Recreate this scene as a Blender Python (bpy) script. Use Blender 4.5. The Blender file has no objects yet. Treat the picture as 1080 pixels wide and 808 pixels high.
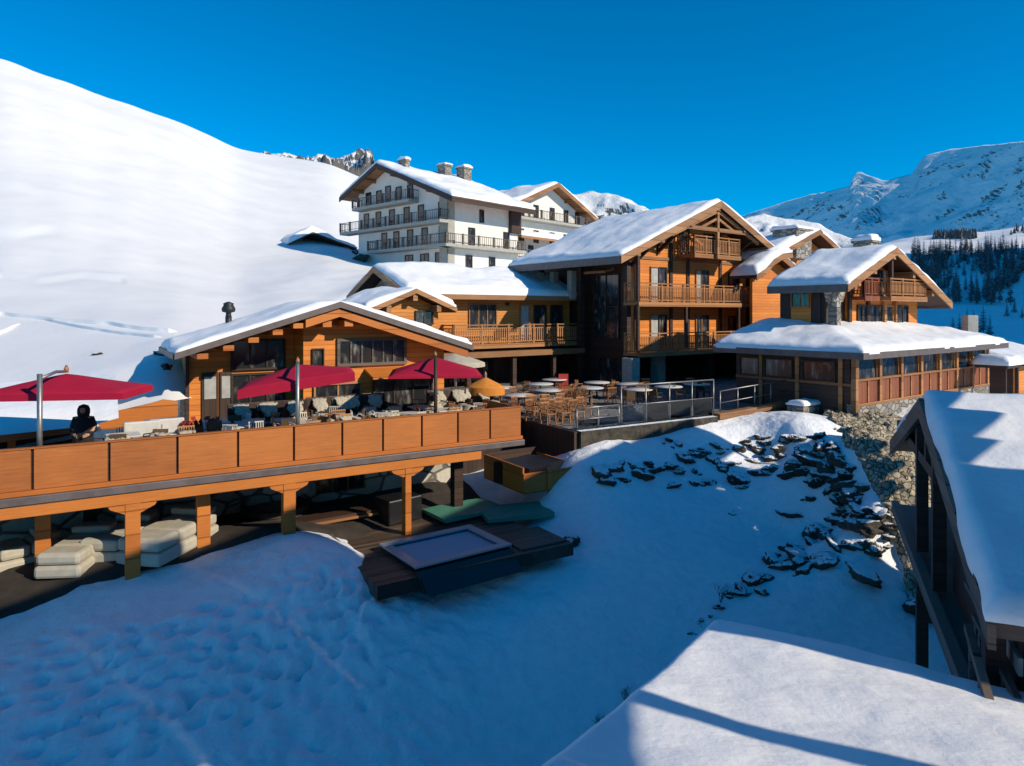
import bpy, bmesh, math, random
import numpy as np
from mathutils import Vector, Matrix, noise as mnoise
rng = random.Random(11)
nrng = np.random.default_rng(5)
S = bpy.context.scene
COL = S.collection
R = math.radians
F = 720.0; CX = 540.0; HZ = 330.0          # focal length, centre and horizon of the 1080 px photograph

def at(px, py, Y):                          # point on a sight line at distance Y
    return Vector(((px-CX)/F*Y, Y, (HZ-py)/F*Y))
def on(px, py, z):                          # point on a sight line at height z
    Y = F*z/(HZ-py)
    return Vector(((px-CX)/F*Y, Y, z))

# ------------------------------------------------------------------ materials
def mat(name):
    m = bpy.data.materials.new(name); m.use_nodes = True
    nt = m.node_tree
    return m, nt, nt.nodes['Principled BSDF']
def N(nt, t, **kw):
    n = nt.nodes.new(t)
    for k, v in kw.items():
        if k.startswith('i_'):
            key = k[2:]
            n.inputs[int(key) if key.isdigit() else key.replace('_', ' ')].default_value = v
        else: setattr(n, k, v)
    return n
def L(nt, a, b): nt.links.new(a, b)
def ramp(nt, fac, stops):
    r = N(nt, 'ShaderNodeValToRGB'); L(nt, fac, r.inputs[0])
    el = r.color_ramp.elements
    while len(el) < len(stops): el.new(0.5)
    for e, (p, c) in zip(el, stops): e.position = p; e.color = (*c, 1)
    return r.outputs[0]
def noise_(nt, vec, scale, detail=4, rough=.55):
    n = N(nt, 'ShaderNodeTexNoise'); n.inputs['Scale'].default_value = scale
    n.inputs['Detail'].default_value = detail; n.inputs['Roughness'].default_value = rough
    if vec is not None: L(nt, vec, n.inputs['Vector'])
    return n.outputs['Fac']
def coords(nt, kind='Object', scale=(1, 1, 1), rot=(0, 0, 0)):
    t = N(nt, 'ShaderNodeTexCoord'); mp = N(nt, 'ShaderNodeMapping')
    mp.inputs['Scale'].default_value = scale; mp.inputs['Rotation'].default_value = rot
    L(nt, t.outputs[kind], mp.inputs[0]); return mp.outputs[0]
def bump(nt, b, h, strength, dist=.05):
    n = N(nt, 'ShaderNodeBump'); n.inputs['Strength'].default_value = strength; n.inputs['Distance'].default_value = dist
    L(nt, h, n.inputs['Height']); L(nt, n.outputs[0], b.inputs['Normal']); return n

def snow_mat(name, base=(.86, .87, .89), scales=(.35, 2.2, 14), strength=.5, dist=.25):
    m, nt, b = mat(name)
    c = coords(nt)
    n1 = noise_(nt, c, scales[0], 5); n2 = noise_(nt, c, scales[1], 5); n3 = noise_(nt, c, scales[2], 3)
    a = N(nt, 'ShaderNodeMath', operation='MULTIPLY_ADD'); L(nt, n2, a.inputs[0]); a.inputs[1].default_value = .35; L(nt, n1, a.inputs[2])
    a2 = N(nt, 'ShaderNodeMath', operation='MULTIPLY_ADD'); L(nt, n3, a2.inputs[0]); a2.inputs[1].default_value = .07; L(nt, a.outputs[0], a2.inputs[2])
    bump(nt, b, a2.outputs[0], strength, dist)
    dark = tuple(x*.93 for x in base)
    L(nt, ramp(nt, n2, [(.3, dark), (.6, base)]), b.inputs['Base Color'])
    b.inputs['Roughness'].default_value = .62
    b.inputs['Specular IOR Level'].default_value = .25
    return m

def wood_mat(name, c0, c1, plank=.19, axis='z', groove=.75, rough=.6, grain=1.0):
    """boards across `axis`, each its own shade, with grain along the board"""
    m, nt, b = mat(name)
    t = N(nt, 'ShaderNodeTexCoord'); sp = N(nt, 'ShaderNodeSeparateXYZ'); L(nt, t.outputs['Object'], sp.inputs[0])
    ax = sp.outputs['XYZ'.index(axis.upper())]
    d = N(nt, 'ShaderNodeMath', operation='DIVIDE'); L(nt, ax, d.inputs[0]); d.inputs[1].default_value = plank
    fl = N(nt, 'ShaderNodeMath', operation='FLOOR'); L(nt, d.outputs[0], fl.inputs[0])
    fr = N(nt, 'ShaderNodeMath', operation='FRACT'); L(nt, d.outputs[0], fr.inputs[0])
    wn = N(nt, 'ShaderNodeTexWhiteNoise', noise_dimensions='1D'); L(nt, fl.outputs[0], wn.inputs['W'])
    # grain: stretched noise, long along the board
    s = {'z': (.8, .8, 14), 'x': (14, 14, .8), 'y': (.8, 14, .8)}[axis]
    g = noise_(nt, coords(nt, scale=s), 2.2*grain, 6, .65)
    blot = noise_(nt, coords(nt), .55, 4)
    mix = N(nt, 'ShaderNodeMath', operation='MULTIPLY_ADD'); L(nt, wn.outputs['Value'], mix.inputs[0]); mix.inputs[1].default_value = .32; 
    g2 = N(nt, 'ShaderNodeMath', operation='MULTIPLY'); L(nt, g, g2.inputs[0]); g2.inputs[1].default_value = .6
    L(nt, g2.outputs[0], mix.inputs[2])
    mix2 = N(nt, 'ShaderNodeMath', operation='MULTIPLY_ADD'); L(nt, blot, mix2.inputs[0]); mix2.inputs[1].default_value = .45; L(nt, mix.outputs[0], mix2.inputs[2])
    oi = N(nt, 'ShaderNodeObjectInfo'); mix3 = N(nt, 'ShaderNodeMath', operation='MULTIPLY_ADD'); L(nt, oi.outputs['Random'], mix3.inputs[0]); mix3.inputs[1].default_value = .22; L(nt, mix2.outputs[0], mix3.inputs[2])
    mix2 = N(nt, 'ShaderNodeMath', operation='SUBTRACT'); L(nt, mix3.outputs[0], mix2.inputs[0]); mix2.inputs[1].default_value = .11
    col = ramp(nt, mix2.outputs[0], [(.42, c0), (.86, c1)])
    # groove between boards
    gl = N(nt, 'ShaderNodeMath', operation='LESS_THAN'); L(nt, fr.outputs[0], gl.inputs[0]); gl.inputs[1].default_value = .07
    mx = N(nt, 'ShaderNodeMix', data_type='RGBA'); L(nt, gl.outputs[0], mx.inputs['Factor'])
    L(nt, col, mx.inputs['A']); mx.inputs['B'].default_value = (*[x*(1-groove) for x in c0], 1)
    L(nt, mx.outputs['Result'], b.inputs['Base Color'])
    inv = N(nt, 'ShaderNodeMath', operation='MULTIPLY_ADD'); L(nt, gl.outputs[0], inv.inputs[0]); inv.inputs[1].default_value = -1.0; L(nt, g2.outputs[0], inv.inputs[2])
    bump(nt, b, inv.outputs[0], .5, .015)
    b.inputs['Roughness'].default_value = rough
    return m

def plain(name, c, rough=.6, metal=0., var=.25, scale=6, spec=.5, bstr=.2):
    m, nt, b = mat(name)
    n = noise_(nt, coords(nt), scale, 5)
    L(nt, ramp(nt, n, [(.3, tuple(x*(1-var) for x in c)), (.7, c)]), b.inputs['Base Color'])
    b.inputs['Roughness'].default_value = rough; b.inputs['Metallic'].default_value = metal
    b.inputs['Specular IOR Level'].default_value = spec
    if bstr: bump(nt, b, n, bstr, .02)
    return m

def stone_mat(name, c0, c1, scale=2.2, mortar=(.12, .11, .1), squash=(1, 1, 1.7)):
    m, nt, b = mat(name)
    c = coords(nt, scale=squash)
    v = N(nt, 'ShaderNodeTexVoronoi', feature='DISTANCE_TO_EDGE'); v.inputs['Scale'].default_value = scale; L(nt, c, v.inputs['Vector'])
    v2 = N(nt, 'ShaderNodeTexVoronoi'); v2.inputs['Scale'].default_value = scale; L(nt, c, v2.inputs['Vector'])
    n = noise_(nt, coords(nt), 7, 5)
    sp = N(nt, 'ShaderNodeSeparateColor'); L(nt, v2.outputs['Color'], sp.inputs[0])
    ad = N(nt, 'ShaderNodeMath', operation='MULTIPLY_ADD'); L(nt, n, ad.inputs[0]); ad.inputs[1].default_value = .6
    h = N(nt, 'ShaderNodeMath', operation='MULTIPLY'); L(nt, sp.outputs[0], h.inputs[0]); h.inputs[1].default_value = .6; L(nt, h.outputs[0], ad.inputs[2])
    col = ramp(nt, ad.outputs[0], [(.2, c0), (.8, c1)])
    e = N(nt, 'ShaderNodeMapRange'); L(nt, v.outputs['Distance'], e.inputs[0]); e.inputs[1].default_value = .02; e.inputs[2].default_value = .09
    mx = N(nt, 'ShaderNodeMix', data_type='RGBA'); L(nt, e.outputs[0], mx.inputs['Factor']); mx.inputs['A'].default_value = (*mortar, 1); L(nt, col, mx.inputs['B'])
    L(nt, mx.outputs['Result'], b.inputs['Base Color'])
    bump(nt, b, e.outputs[0], .8, .05); b.inputs['Roughness'].default_value = .85
    return m

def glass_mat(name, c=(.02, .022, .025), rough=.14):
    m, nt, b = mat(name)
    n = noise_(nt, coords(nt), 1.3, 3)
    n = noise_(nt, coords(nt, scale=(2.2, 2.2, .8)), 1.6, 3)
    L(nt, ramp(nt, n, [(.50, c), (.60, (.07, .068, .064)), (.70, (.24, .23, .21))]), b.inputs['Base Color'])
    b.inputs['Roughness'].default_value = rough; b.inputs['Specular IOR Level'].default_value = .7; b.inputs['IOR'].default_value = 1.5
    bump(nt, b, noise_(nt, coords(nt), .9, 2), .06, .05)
    return m

M = {}
M['snow'] = snow_mat('snow', scales=(.6, 3.6, 24), strength=.85, dist=.22)
M['roofsnow'] = snow_mat('roof snow', scales=(.5, 2.6, 18), strength=.45, dist=.16)
M['hillsnow'] = snow_mat('hillside snow', base=(.83, .83, .84), scales=(.03, .16, 1.2), strength=.3, dist=.8)
M['larch'] = wood_mat('larch boards', (.52, .150, .018), (.80, .270, .036), groove=.5)
M['larch_v'] = wood_mat('larch boards upright', (.52, .150, .018), (.80, .270, .036), plank=.16, axis='x')
M['yellowlarch'] = wood_mat('yellow larch boards', (.48, .165, .022), (.70, .28, .05))
M['panel'] = wood_mat('oiled parapet board', (.25, .070, .011), (.50, .160, .030), plank=7.3, groove=.04, grain=.7)
M['beam'] = wood_mat('weathered beam', (.20, .088, .032), (.40, .195, .08), plank=.5, groove=.2)
M['fascia'] = wood_mat('orange beam', (.38, .105, .012), (.58, .185, .026), plank=.6, groove=.2)
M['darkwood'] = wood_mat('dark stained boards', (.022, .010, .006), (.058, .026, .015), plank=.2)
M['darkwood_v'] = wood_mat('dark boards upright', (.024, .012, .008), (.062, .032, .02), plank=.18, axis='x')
M['redwood'] = wood_mat('red brown panels', (.17, .045, .018), (.30, .09, .035), plank=.14, axis='x')
M['rail'] = wood_mat('balcony wood', (.24, .095, .03), (.44, .20, .07), plank=.4, groove=.15)
M['greywood'] = wood_mat('grey weathered wood', (.06, .044, .034), (.15, .115, .09), plank=.22)
M['plaster'] = plain('white plaster', (.80, .77, .71), .85, var=.12, scale=1.2)
M['stone'] = stone_mat('grey rubble masonry', (.14, .125, .11), (.36, .33, .28))
M['palestone'] = stone_mat('pale block masonry', (.34, .31, .26), (.6, .56, .48), scale=1.1)
M['pillar'] = plain('pillar render', (.42, .41, .36), .85, var=.3, scale=5)
def rock_mat():
    m, nt, b = mat('dark wet rock with snow caps')
    g = N(nt, 'ShaderNodeNewGeometry'); sp = N(nt, 'ShaderNodeSeparateXYZ'); L(nt, g.outputs['Normal'], sp.inputs[0])
    n = noise_(nt, coords(nt, 'Object'), 3.5, 5); a = N(nt, 'ShaderNodeMath', operation='MULTIPLY_ADD'); L(nt, n, a.inputs[0]); a.inputs[1].default_value = .9; L(nt, sp.outputs[2], a.inputs[2])
    e = N(nt, 'ShaderNodeMapRange'); L(nt, a.outputs[0], e.inputs[0]); e.inputs[1].default_value = 1.18; e.inputs[2].default_value = 1.28
    mx = N(nt, 'ShaderNodeMix', data_type='RGBA'); L(nt, e.outputs[0], mx.inputs['Factor']); oi = N(nt, 'ShaderNodeObjectInfo'); av = N(nt, 'ShaderNodeMath', operation='MULTIPLY_ADD'); L(nt, oi.outputs['Random'], av.inputs[0]); av.inputs[1].default_value = .35; L(nt, n, av.inputs[2])
    L(nt, ramp(nt, av.outputs[0], [(.35, (.014, .013, .011)), (.75, (.075, .066, .052)), (1.0, (.12, .105, .085))]), mx.inputs['A']); mx.inputs['B'].default_value = (.8, .81, .83, 1)
    L(nt, mx.outputs['Result'], b.inputs['Base Color']); bump(nt, b, n, .8, .1); b.inputs['Roughness'].default_value = .85; b.inputs['Specular IOR Level'].default_value = .2
    return m
M['rock'] = rock_mat()
M['rubble'] = plain('pale rubble stone', (.56, .48, .36), .9, var=.65, scale=2.2, bstr=.8)
M['rubbleground'] = stone_mat('stony embankment', (.16, .13, .085), (.50, .42, .29), scale=5.2, mortar=(.05, .042, .03), squash=(1, 1, 1))
M['platform'] = wood_mat('brown platform planks', (.055, .034, .022), (.19, .125, .082), plank=.16, axis='y')
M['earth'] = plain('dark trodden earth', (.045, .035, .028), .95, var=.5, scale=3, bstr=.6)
M['flag'] = stone_mat('terrace flagstones', (.10, .095, .09), (.22, .205, .19), scale=1.4, squash=(1, 1, 1))
M['deckfloor'] = wood_mat('deck boards', (.11, .07, .045), (.22, .15, .1), plank=.15, axis='y')
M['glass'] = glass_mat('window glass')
M['curtain'] = plain('curtained pane', (.5, .5, .48), .35, var=.35, scale=2.5, bstr=0)
M['metal'] = plain('brushed steel', (.34, .33, .32), .45, .8, var=.2)
M['gutter'] = plain('gutter zinc', (.16, .13, .125), .55, .2, var=.35, scale=3)
M['iron'] = plain('dark iron', (.03, .03, .032), .5, .3)
M['red'] = plain('crimson canvas', (.40, .010, .040), .8, var=.14, scale=2, spec=.2)
M['cream'] = plain('cream canvas', (.50, .46, .37), .85, var=.2, scale=4, spec=.2)
M['fleece'] = plain('sheepskin', (.58, .52, .40), .95, var=.5, scale=14, bstr=1.0, spec=.1)
M['wicker'] = plain('brown wicker', (.16, .095, .05), .8, var=.5, scale=30, bstr=.6)
M['tabletop'] = plain('pale table top', (.62, .6, .56), .5, var=.15)
M['green'] = plain('green vinyl cover', (.075, .27, .19), .55, var=.2, scale=3)
M['black'] = plain('black vinyl', (.012, .012, .014), .4, var=.3)
M['tubshell'] = plain('pale tub shell', (.34, .37, .4), .35, var=.1)
M['orange'] = plain('orange canvas', (.68, .24, .03), .8, var=.15)
M['bark'] = plain('bark', (.06, .045, .035), .9, var=.4, scale=8)
M['needles'] = plain('frosted needles', (.26, .27, .28), .85, var=.88, scale=1.3)
M['coat'] = plain('black coat', (.012, .012, .015), .85, var=.3)
M['skin'] = plain('skin', (.5, .28, .19), .6, var=.05)
M['hair'] = plain('dark hair', (.02, .014, .01), .7)
M['redflower'] = plain('red cloth', (.42, .03, .03), .8, var=.4, scale=20)
def water_mat():
    m, nt, b = mat('tub water')
    b.inputs['Base Color'].default_value = (.26, .40, .50, 1); b.inputs['Roughness'].default_value = .7; b.inputs['Specular IOR Level'].default_value = .2
    bump(nt, b, noise_(nt, coords(nt), 4, 3), .15, .02); return m
M['water'] = water_mat()
def clear_glass():
    m, nt, b = mat('balustrade glass')
    nt.nodes.remove(b); o = nt.nodes['Material Output']
    tr = N(nt, 'ShaderNodeBsdfTransparent'); tr.inputs[0].default_value = (.50, .54, .57, 1)
    gl = N(nt, 'ShaderNodeBsdfGlossy'); gl.inputs['Roughness'].default_value = .05; gl.inputs[0].default_value = (.8, .85, .9, 1)
    fr = N(nt, 'ShaderNodeFresnel'); fr.inputs[0].default_value = 1.5
    mx = N(nt, 'ShaderNodeMixShader'); L(nt, fr.outputs[0], mx.inputs[0]); L(nt, tr.outputs[0], mx.inputs[1]); L(nt, gl.outputs[0], mx.inputs[2])
    L(nt, mx.outputs[0], o.inputs[0]); return m
M['clear'] = clear_glass()
def mountain_mat(name, snow=(.72, .74, .78), rock=(.13, .125, .12), thr=.6, scale=.012, slope_mix=1.1):
    m, nt, b = mat(name)
    g = N(nt, 'ShaderNodeNewGeometry'); sp = N(nt, 'ShaderNodeSeparateXYZ'); L(nt, g.outputs['True Normal'], sp.inputs[0])
    c = coords(nt, scale=(1, 1, 1.6))
    n = noise_(nt, c, scale, 8, .68); n2 = noise_(nt, c, scale*7, 5, .65)
    a = N(nt, 'ShaderNodeMath', operation='MULTIPLY_ADD'); L(nt, n2, a.inputs[0]); a.inputs[1].default_value = .35; L(nt, n, a.inputs[2])
    s = N(nt, 'ShaderNodeMath', operation='MULTIPLY_ADD'); L(nt, sp.outputs[2], s.inputs[0]); s.inputs[1].default_value = -slope_mix; L(nt, a.outputs[0], s.inputs[2])
    e = N(nt, 'ShaderNodeMapRange'); L(nt, s.outputs[0], e.inputs[0]); e.inputs[1].default_value = thr-slope_mix*.78; e.inputs[2].default_value = thr-slope_mix*.78+.06
    mx = N(nt, 'ShaderNodeMix', data_type='RGBA'); L(nt, e.outputs[0], mx.inputs['Factor']); mx.inputs['A'].default_value = (*snow, 1); mx.inputs['B'].default_value = (*rock, 1)
    L(nt, mx.outputs['Result'], b.inputs['Base Color'])
    bump(nt, b, a.outputs[0], .6, 12*(.012/scale)); b.inputs['Roughness'].default_value = .8; b.inputs['Specular IOR Level'].default_value = .1
    return m
M['mountain'] = mountain_mat('mountain snow and rock', snow=(.82, .83, .85), rock=(.17, .165, .16), thr=.79, scale=.011, slope_mix=.45)
M['ridge'] = mountain_mat('ridge snow and rock', snow=(.80, .80, .80), thr=.83, scale=.03)

# ------------------------------------------------------------------ objects
def link(name, me, m, parent=None):
    o = bpy.data.objects.new(name, me); COL.objects.link(o)
    if m is not None: me.materials.append(m)
    if parent is not None: o.parent = parent
    return o
def tag(o, label=None, cat=None, group=None, kind=None):
    if label: o['label'] = label
    if cat: o['category'] = cat
    if group: o['group'] = group
    if kind: o['kind'] = kind
    return o
def empty(name, loc, rz=0, label=None, cat=None, group=None):
    o = bpy.data.objects.new(name, None); COL.objects.link(o); o.empty_display_size = .3
    o.location = loc; o.rotation_euler = (0, 0, rz)
    return tag(o, label, cat, group)
def kids(o): return [c for c in bpy.data.objects if c.parent == o]
KIDS = {}
def dup(root, loc, rz=0, scale=None, label=None, group=None):
    def cp(o, parent):
        c = o.copy(); COL.objects.link(c)
        if parent is not None: c.parent = parent
        if o.name not in KIDS: KIDS[o.name] = kids(o)
        for ch in KIDS[o.name]: cp(ch, c)
        return c
    r = cp(root, None)
    r.location = loc; r.rotation_euler = rz if isinstance(rz, tuple) else (0, 0, rz)
    if scale is not None: r.scale = scale if isinstance(scale, tuple) else (scale,)*3
    if label: r['label'] = label
    if group: r['group'] = group
    return r

class MB:
    def __init__(s): s.v = []; s.f = []; s.sm = []; s.cuts = []
    def pieces(s):
        c = s.cuts+[(len(s.v), len(s.f))]
        for (v0, f0), (v1, f1) in zip(c[:-1], c[1:]):
            m = MB(); m.v = s.v[v0:v1]; m.f = [tuple(i-v0 for i in f) for f in s.f[f0:f1]]; m.sm = s.sm[f0:f1]; yield m
    def add(s, vs, fs, smooth=False):
        s.cuts.append((len(s.v), len(s.f)))
        o = len(s.v); s.v += [tuple(v) for v in vs]; s.f += [tuple(i+o for i in f) for f in fs]; s.sm += [smooth]*len(fs); return s
    def box(s, x0, x1, y0, y1, z0, z1):
        if x0 > x1: x0, x1 = x1, x0
        if y0 > y1: y0, y1 = y1, y0
        if z0 > z1: z0, z1 = z1, z0
        return s.add([(x0,y0,z0),(x1,y0,z0),(x1,y1,z0),(x0,y1,z0),(x0,y0,z1),(x1,y0,z1),(x1,y1,z1),(x0,y1,z1)],
              [(3,2,1,0),(4,5,6,7),(0,1,5,4),(1,2,6,5),(2,3,7,6),(3,0,4,7)])
    def beam(s, p, q, w, h, up=(0,0,1)):
        p = Vector(p); q = Vector(q); d = (q-p).normalized(); up = Vector(up)
        sd = d.cross(up)
        if sd.length < 1e-4: sd = d.cross(Vector((0, 1, 0)))
        sd.normalize(); u2 = sd.cross(d).normalized()
        a, b = sd*w/2, u2*h/2
        vs = [p-a-b, p+a-b, p+a+b, p-a+b, q-a-b, q+a-b, q+a+b, q-a+b]
        return s.add(vs, [(0,1,2,3),(7,6,5,4),(4,5,1,0),(5,6,2,1),(6,7,3,2),(7,4,0,3)])
    def prism(s, poly, ext):                # closed polygon swept by a vector
        ext = Vector(ext); n = len(poly); a = [Vector(p) for p in poly]
        return s.add(a+[p+ext for p in a], [tuple(range(n))[::-1], tuple(range(n, 2*n))]+[(i, (i+1) % n, n+(i+1) % n, n+i) for i in range(n)])
    def tube(s, pts, r, n=8, cap=True):
        pts = [Vector(p) for p in pts]; rs = r if isinstance(r, (list, tuple)) else [r]*len(pts)
        vs = []; fs = []
        for i, p in enumerate(pts):
            d = (pts[min(i+1, len(pts)-1)]-pts[max(i-1, 0)]).normalized()
            a = d.orthogonal().normalized() if abs(d.z) < .9 else Vector((1, 0, 0)); a = (a-d*a.dot(d)).normalized(); b = d.cross(a)
            for k in range(n):
                t = 2*math.pi*k/n; vs.append(p+(a*math.cos(t)+b*math.sin(t))*rs[i])
        for i in range(len(pts)-1):
            for k in range(n): fs.append((i*n+k, i*n+(k+1) % n, (i+1)*n+(k+1) % n, (i+1)*n+k))
        if cap: fs += [tuple(range(n))[::-1], tuple(range((len(pts)-1)*n, len(pts)*n))]
        return s.add(vs, fs, True)
    def lathe(s, prof, c=(0, 0, 0), n=20):
        vs = []; fs = []
        for r, z in prof:
            for k in range(n):
                t = 2*math.pi*k/n; vs.append((c[0]+r*math.cos(t), c[1]+r*math.sin(t), c[2]+z))
        for i in range(len(prof)-1):
            for k in range(n): fs.append((i*n+k, i*n+(k+1) % n, (i+1)*n+(k+1) % n, (i+1)*n+k))
        fs += [tuple(range(n))[::-1], tuple(range((len(prof)-1)*n, len(prof)*n))]
        return s.add(vs, fs, True)
    def build(s, name, m, parent=None, z0=0., recalc=True, smooth=None, bevel=0):
        me = bpy.data.meshes.new(name)
        me.from_pydata([(x, y, z-z0) for x, y, z in s.v], [], s.f)
        if recalc:
            bm = bmesh.new(); bm.from_mesh(me); bmesh.ops.recalc_face_normals(bm, faces=bm.faces); bm.to_mesh(me); bm.free()
        for p, k in zip(me.polygons, s.sm): p.use_smooth = k if smooth is None else smooth
        o = link(name, me, m, parent)
        if bevel:
            bv = o.modifiers.new('bevel', 'BEVEL'); bv.width = bevel; bv.segments = 2; bv.limit_method = 'ANGLE'
        return o

def grid_mesh(P, closed_base=None):
    """P: array (nu,nv,3) -> verts, faces"""
    nu, nv = P.shape[:2]
    idx = np.arange(nu*nv).reshape(nu, nv)
    f = np.stack([idx[:-1, :-1], idx[1:, :-1], idx[1:, 1:], idx[:-1, 1:]], -1).reshape(-1, 4)
    return P.reshape(-1, 3), f
def mesh_np(name, V, Fc, m, parent=None, smooth=True, flip=False):
    me = bpy.data.meshes.new(name)
    Fc = np.asarray(Fc)[:, ::-1] if flip else np.asarray(Fc)
    me.from_pydata(np.asarray(V).tolist(), [], Fc.tolist())
    if smooth: me.polygons.foreach_set('use_smooth', [True]*len(me.polygons))
    return link(name, me, m, parent)

# value noise for numpy
_perm = nrng.random((256, 256))
def vnoise(x, y):
    xi = np.floor(x).astype(int); yi = np.floor(y).astype(int); fx = x-xi; fy = y-yi
    fx = fx*fx*(3-2*fx); fy = fy*fy*(3-2*fy)
    a = _perm[xi & 255, yi & 255]; b = _perm[(xi+1) & 255, yi & 255]; c = _perm[xi & 255, (yi+1) & 255]; d = _perm[(xi+1) & 255, (yi+1) & 255]
    return (a*(1-fx)+b*fx)*(1-fy)+(c*(1-fx)+d*fx)*fy-.5
def fbm(x, y, o=4, g=.5):
    s = 0; a = 1
    for i in range(o):
        s = s+a*vnoise(x*2**i+17.3*i, y*2**i+9.1*i); a *= g
    return s

def snow_field(name, x0, x1, y0, y1, base, T, parent, z0, res=.16, r=.26, seed=0, rough=.06, m=None, low=0., uneven=.75):
    """a layer of snow lying on a roof: base(x,y) is the roof surface in the building's own frame"""
    nx = max(8, int((x1-x0)/res)); ny = max(8, int((y1-y0)/res))
    xs = np.linspace(x0, x1, nx); ys = np.linspace(y0, y1, ny)
    X, Y = np.meshgrid(xs, ys, indexing='ij')
    d = np.minimum(np.minimum(X-x0, x1-X), np.minimum(Y-y0, y1-Y))
    k = np.clip(d/r, 0, 1); prof = np.sqrt(np.clip(1-(1-k)**2, 0, 1))
    t = T*(1+uneven*fbm(X*.45+seed*7.7, Y*.45+seed*3.1, 3))
    Zb = base(X, Y)
    Z = Zb+.01+t*(.42+.58*prof)+rough*fbm(X*1.6+seed, Y*1.6-seed, 3)*prof
    # ragged edge
    wob = .10*fbm(X*.9+5*seed, Y*.9+seed, 3)
    ex = np.where((X == x0) | (X == x1), wob, 0); ey = np.where((Y == y0) | (Y == y1), wob, 0)
    P = np.stack([X+ex, Y+ey, Z-z0], -1)
    V, Fc = grid_mesh(P); V = V.tolist(); Fc = Fc.tolist()
    # skirt down to the roof
    ring = [(i, 0) for i in range(nx)]+[(nx-1, j) for j in range(1, ny)]+[(i, ny-1) for i in range(nx-2, -1, -1)]+[(0, j) for j in range(ny-2, 0, -1)]
    o = len(V)
    for i, j in ring: V.append([P[i, j, 0], P[i, j, 1], Zb[i, j]-z0-low])
    n = len(ring)
    for q in range(n):
        a = ring[q][0]*ny+ring[q][1]; b = ring[(q+1) % n][0]*ny+ring[(q+1) % n][1]
        Fc.append([b, a, o+q, o+(q+1) % n])
    me = bpy.data.meshes.new(name); me.from_pydata(V, [], Fc)
    me.polygons.foreach_set('use_smooth', [True]*len(me.polygons))
    return link(name, me, m or M['roofsnow'], parent)
# ------------------------------------------------------------------ camera, sky, sun
cam = bpy.data.cameras.new('camera'); co = bpy.data.objects.new('camera', cam); COL.objects.link(co)
co.rotation_euler = (R(90), 0, 0); cam.sensor_width = 36; cam.lens = 24; cam.shift_y = -(404-HZ)/1080
cam.clip_start = .2; cam.clip_end = 12000
S.camera = co
SUN_EL = R(29); SUN_H = Vector((.88, -.475, 0)).normalized()
SUN_DIR = Vector((SUN_H.x*math.cos(SUN_EL), SUN_H.y*math.cos(SUN_EL), math.sin(SUN_EL)))
sl = bpy.data.lights.new('sun', 'SUN'); sl.energy = 4.7; sl.angle = R(.5); sl.color = (1, .88, .70)
so = bpy.data.objects.new('sun', sl); COL.objects.link(so)
so.rotation_euler = SUN_DIR.to_track_quat('Z', 'Y').to_euler()
w = bpy.data.worlds.new('World'); S.world = w; w.use_nodes = True
nt = w.node_tree; bg = nt.nodes['Background']
sky = N(nt, 'ShaderNodeTexSky', sky_type='NISHITA', sun_disc=False)
sky.sun_elevation = SUN_EL; sky.sun_rotation = math.atan2(SUN_H.x, SUN_H.y)
sky.altitude = 2300; sky.air_density = 1.0; sky.dust_density = .0; sky.ozone_density = 2.2
mu = N(nt, 'ShaderNodeMix', data_type='RGBA', blend_type='MULTIPLY'); mu.inputs['Factor'].default_value = 1
mu.inputs['B'].default_value = (.0, .70, 1.04, 1)          # the deep polarised blue of the photograph
L(nt, sky.outputs[0], mu.inputs['A']); L(nt, mu.outputs['Result'], bg.inputs[0]); bg.inputs[1].default_value = .15
S.view_settings.view_transform = 'Standard'; S.view_settings.look = 'None'
S.view_settings.exposure = 0; S.view_settings.gamma = 1

# ------------------------------------------------------------------ the near snow ground: a smooth sheet through levelled points
_cp = [on(*a) for a in [
    (-200, 690, -7.2), (0, 632, -6.9), (140, 608, -6.65), (240, 590, -6.6), (298, 566, -6.25), (345, 570, -6.3), (380, 582, -7.0), (392, 632, -7.3),
    (-200, 808, -8.0), (0, 808, -8.2), (150, 808, -8.5), (300, 808, -8.9), (0, 720, -7.6), (150, 700, -7.6), (300, 690, -7.8), (450, 680, -8.1),
    (450, 808, -9.3), (560, 808, -9.7), (560, 700, -8.6), (600, 600, -7.5), (640, 560, -6.9), (590, 555, -7.0), (585, 510, -6.0), (612, 475, -5.1),
    (640, 466, -5.0), (700, 454, -4.9), (750, 447, -4.8), (800, 440, -4.62), (835, 446, -4.55), (862, 449, -4.12), (885, 462, -4.4), (640, 520, -6.2), (750, 500, -6.2), (820, 490, -6.15),
    (855, 500, -6.1), (895, 545, -6.6), (922, 582, -6.9), (865, 560, -7.2), (700, 620, -7.9), (830, 585, -7.5), (760, 560, -7.3), (700, 540, -6.9), (750, 462, -5.15), (820, 456, -5.0), (850, 470, -5.1), (940, 596, -7.4),
    (800, 645, -8.1), (900, 650, -8.0), (980, 695, -8.2), (700, 725, -8.9), (640, 790, -9.6), (760, 700, -8.8), (1080, 790, -8.5),
    (902, 482, -4.75), (925, 520, -5.45), (945, 560, -6.5), (930, 452, -5.0), (960, 480, -6.0), (960, 530, -7.2), (990, 450, -5.2), (1000, 520, -7.0),
    (1060, 420, -4.3), (1000, 430, -4.5), (940, 440, -4.5), (470, 600, -7.35), (540, 600, -7.4), (610, 585, -7.4), (500, 560, -7.3), (560, 540, -7.2)]]
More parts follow.
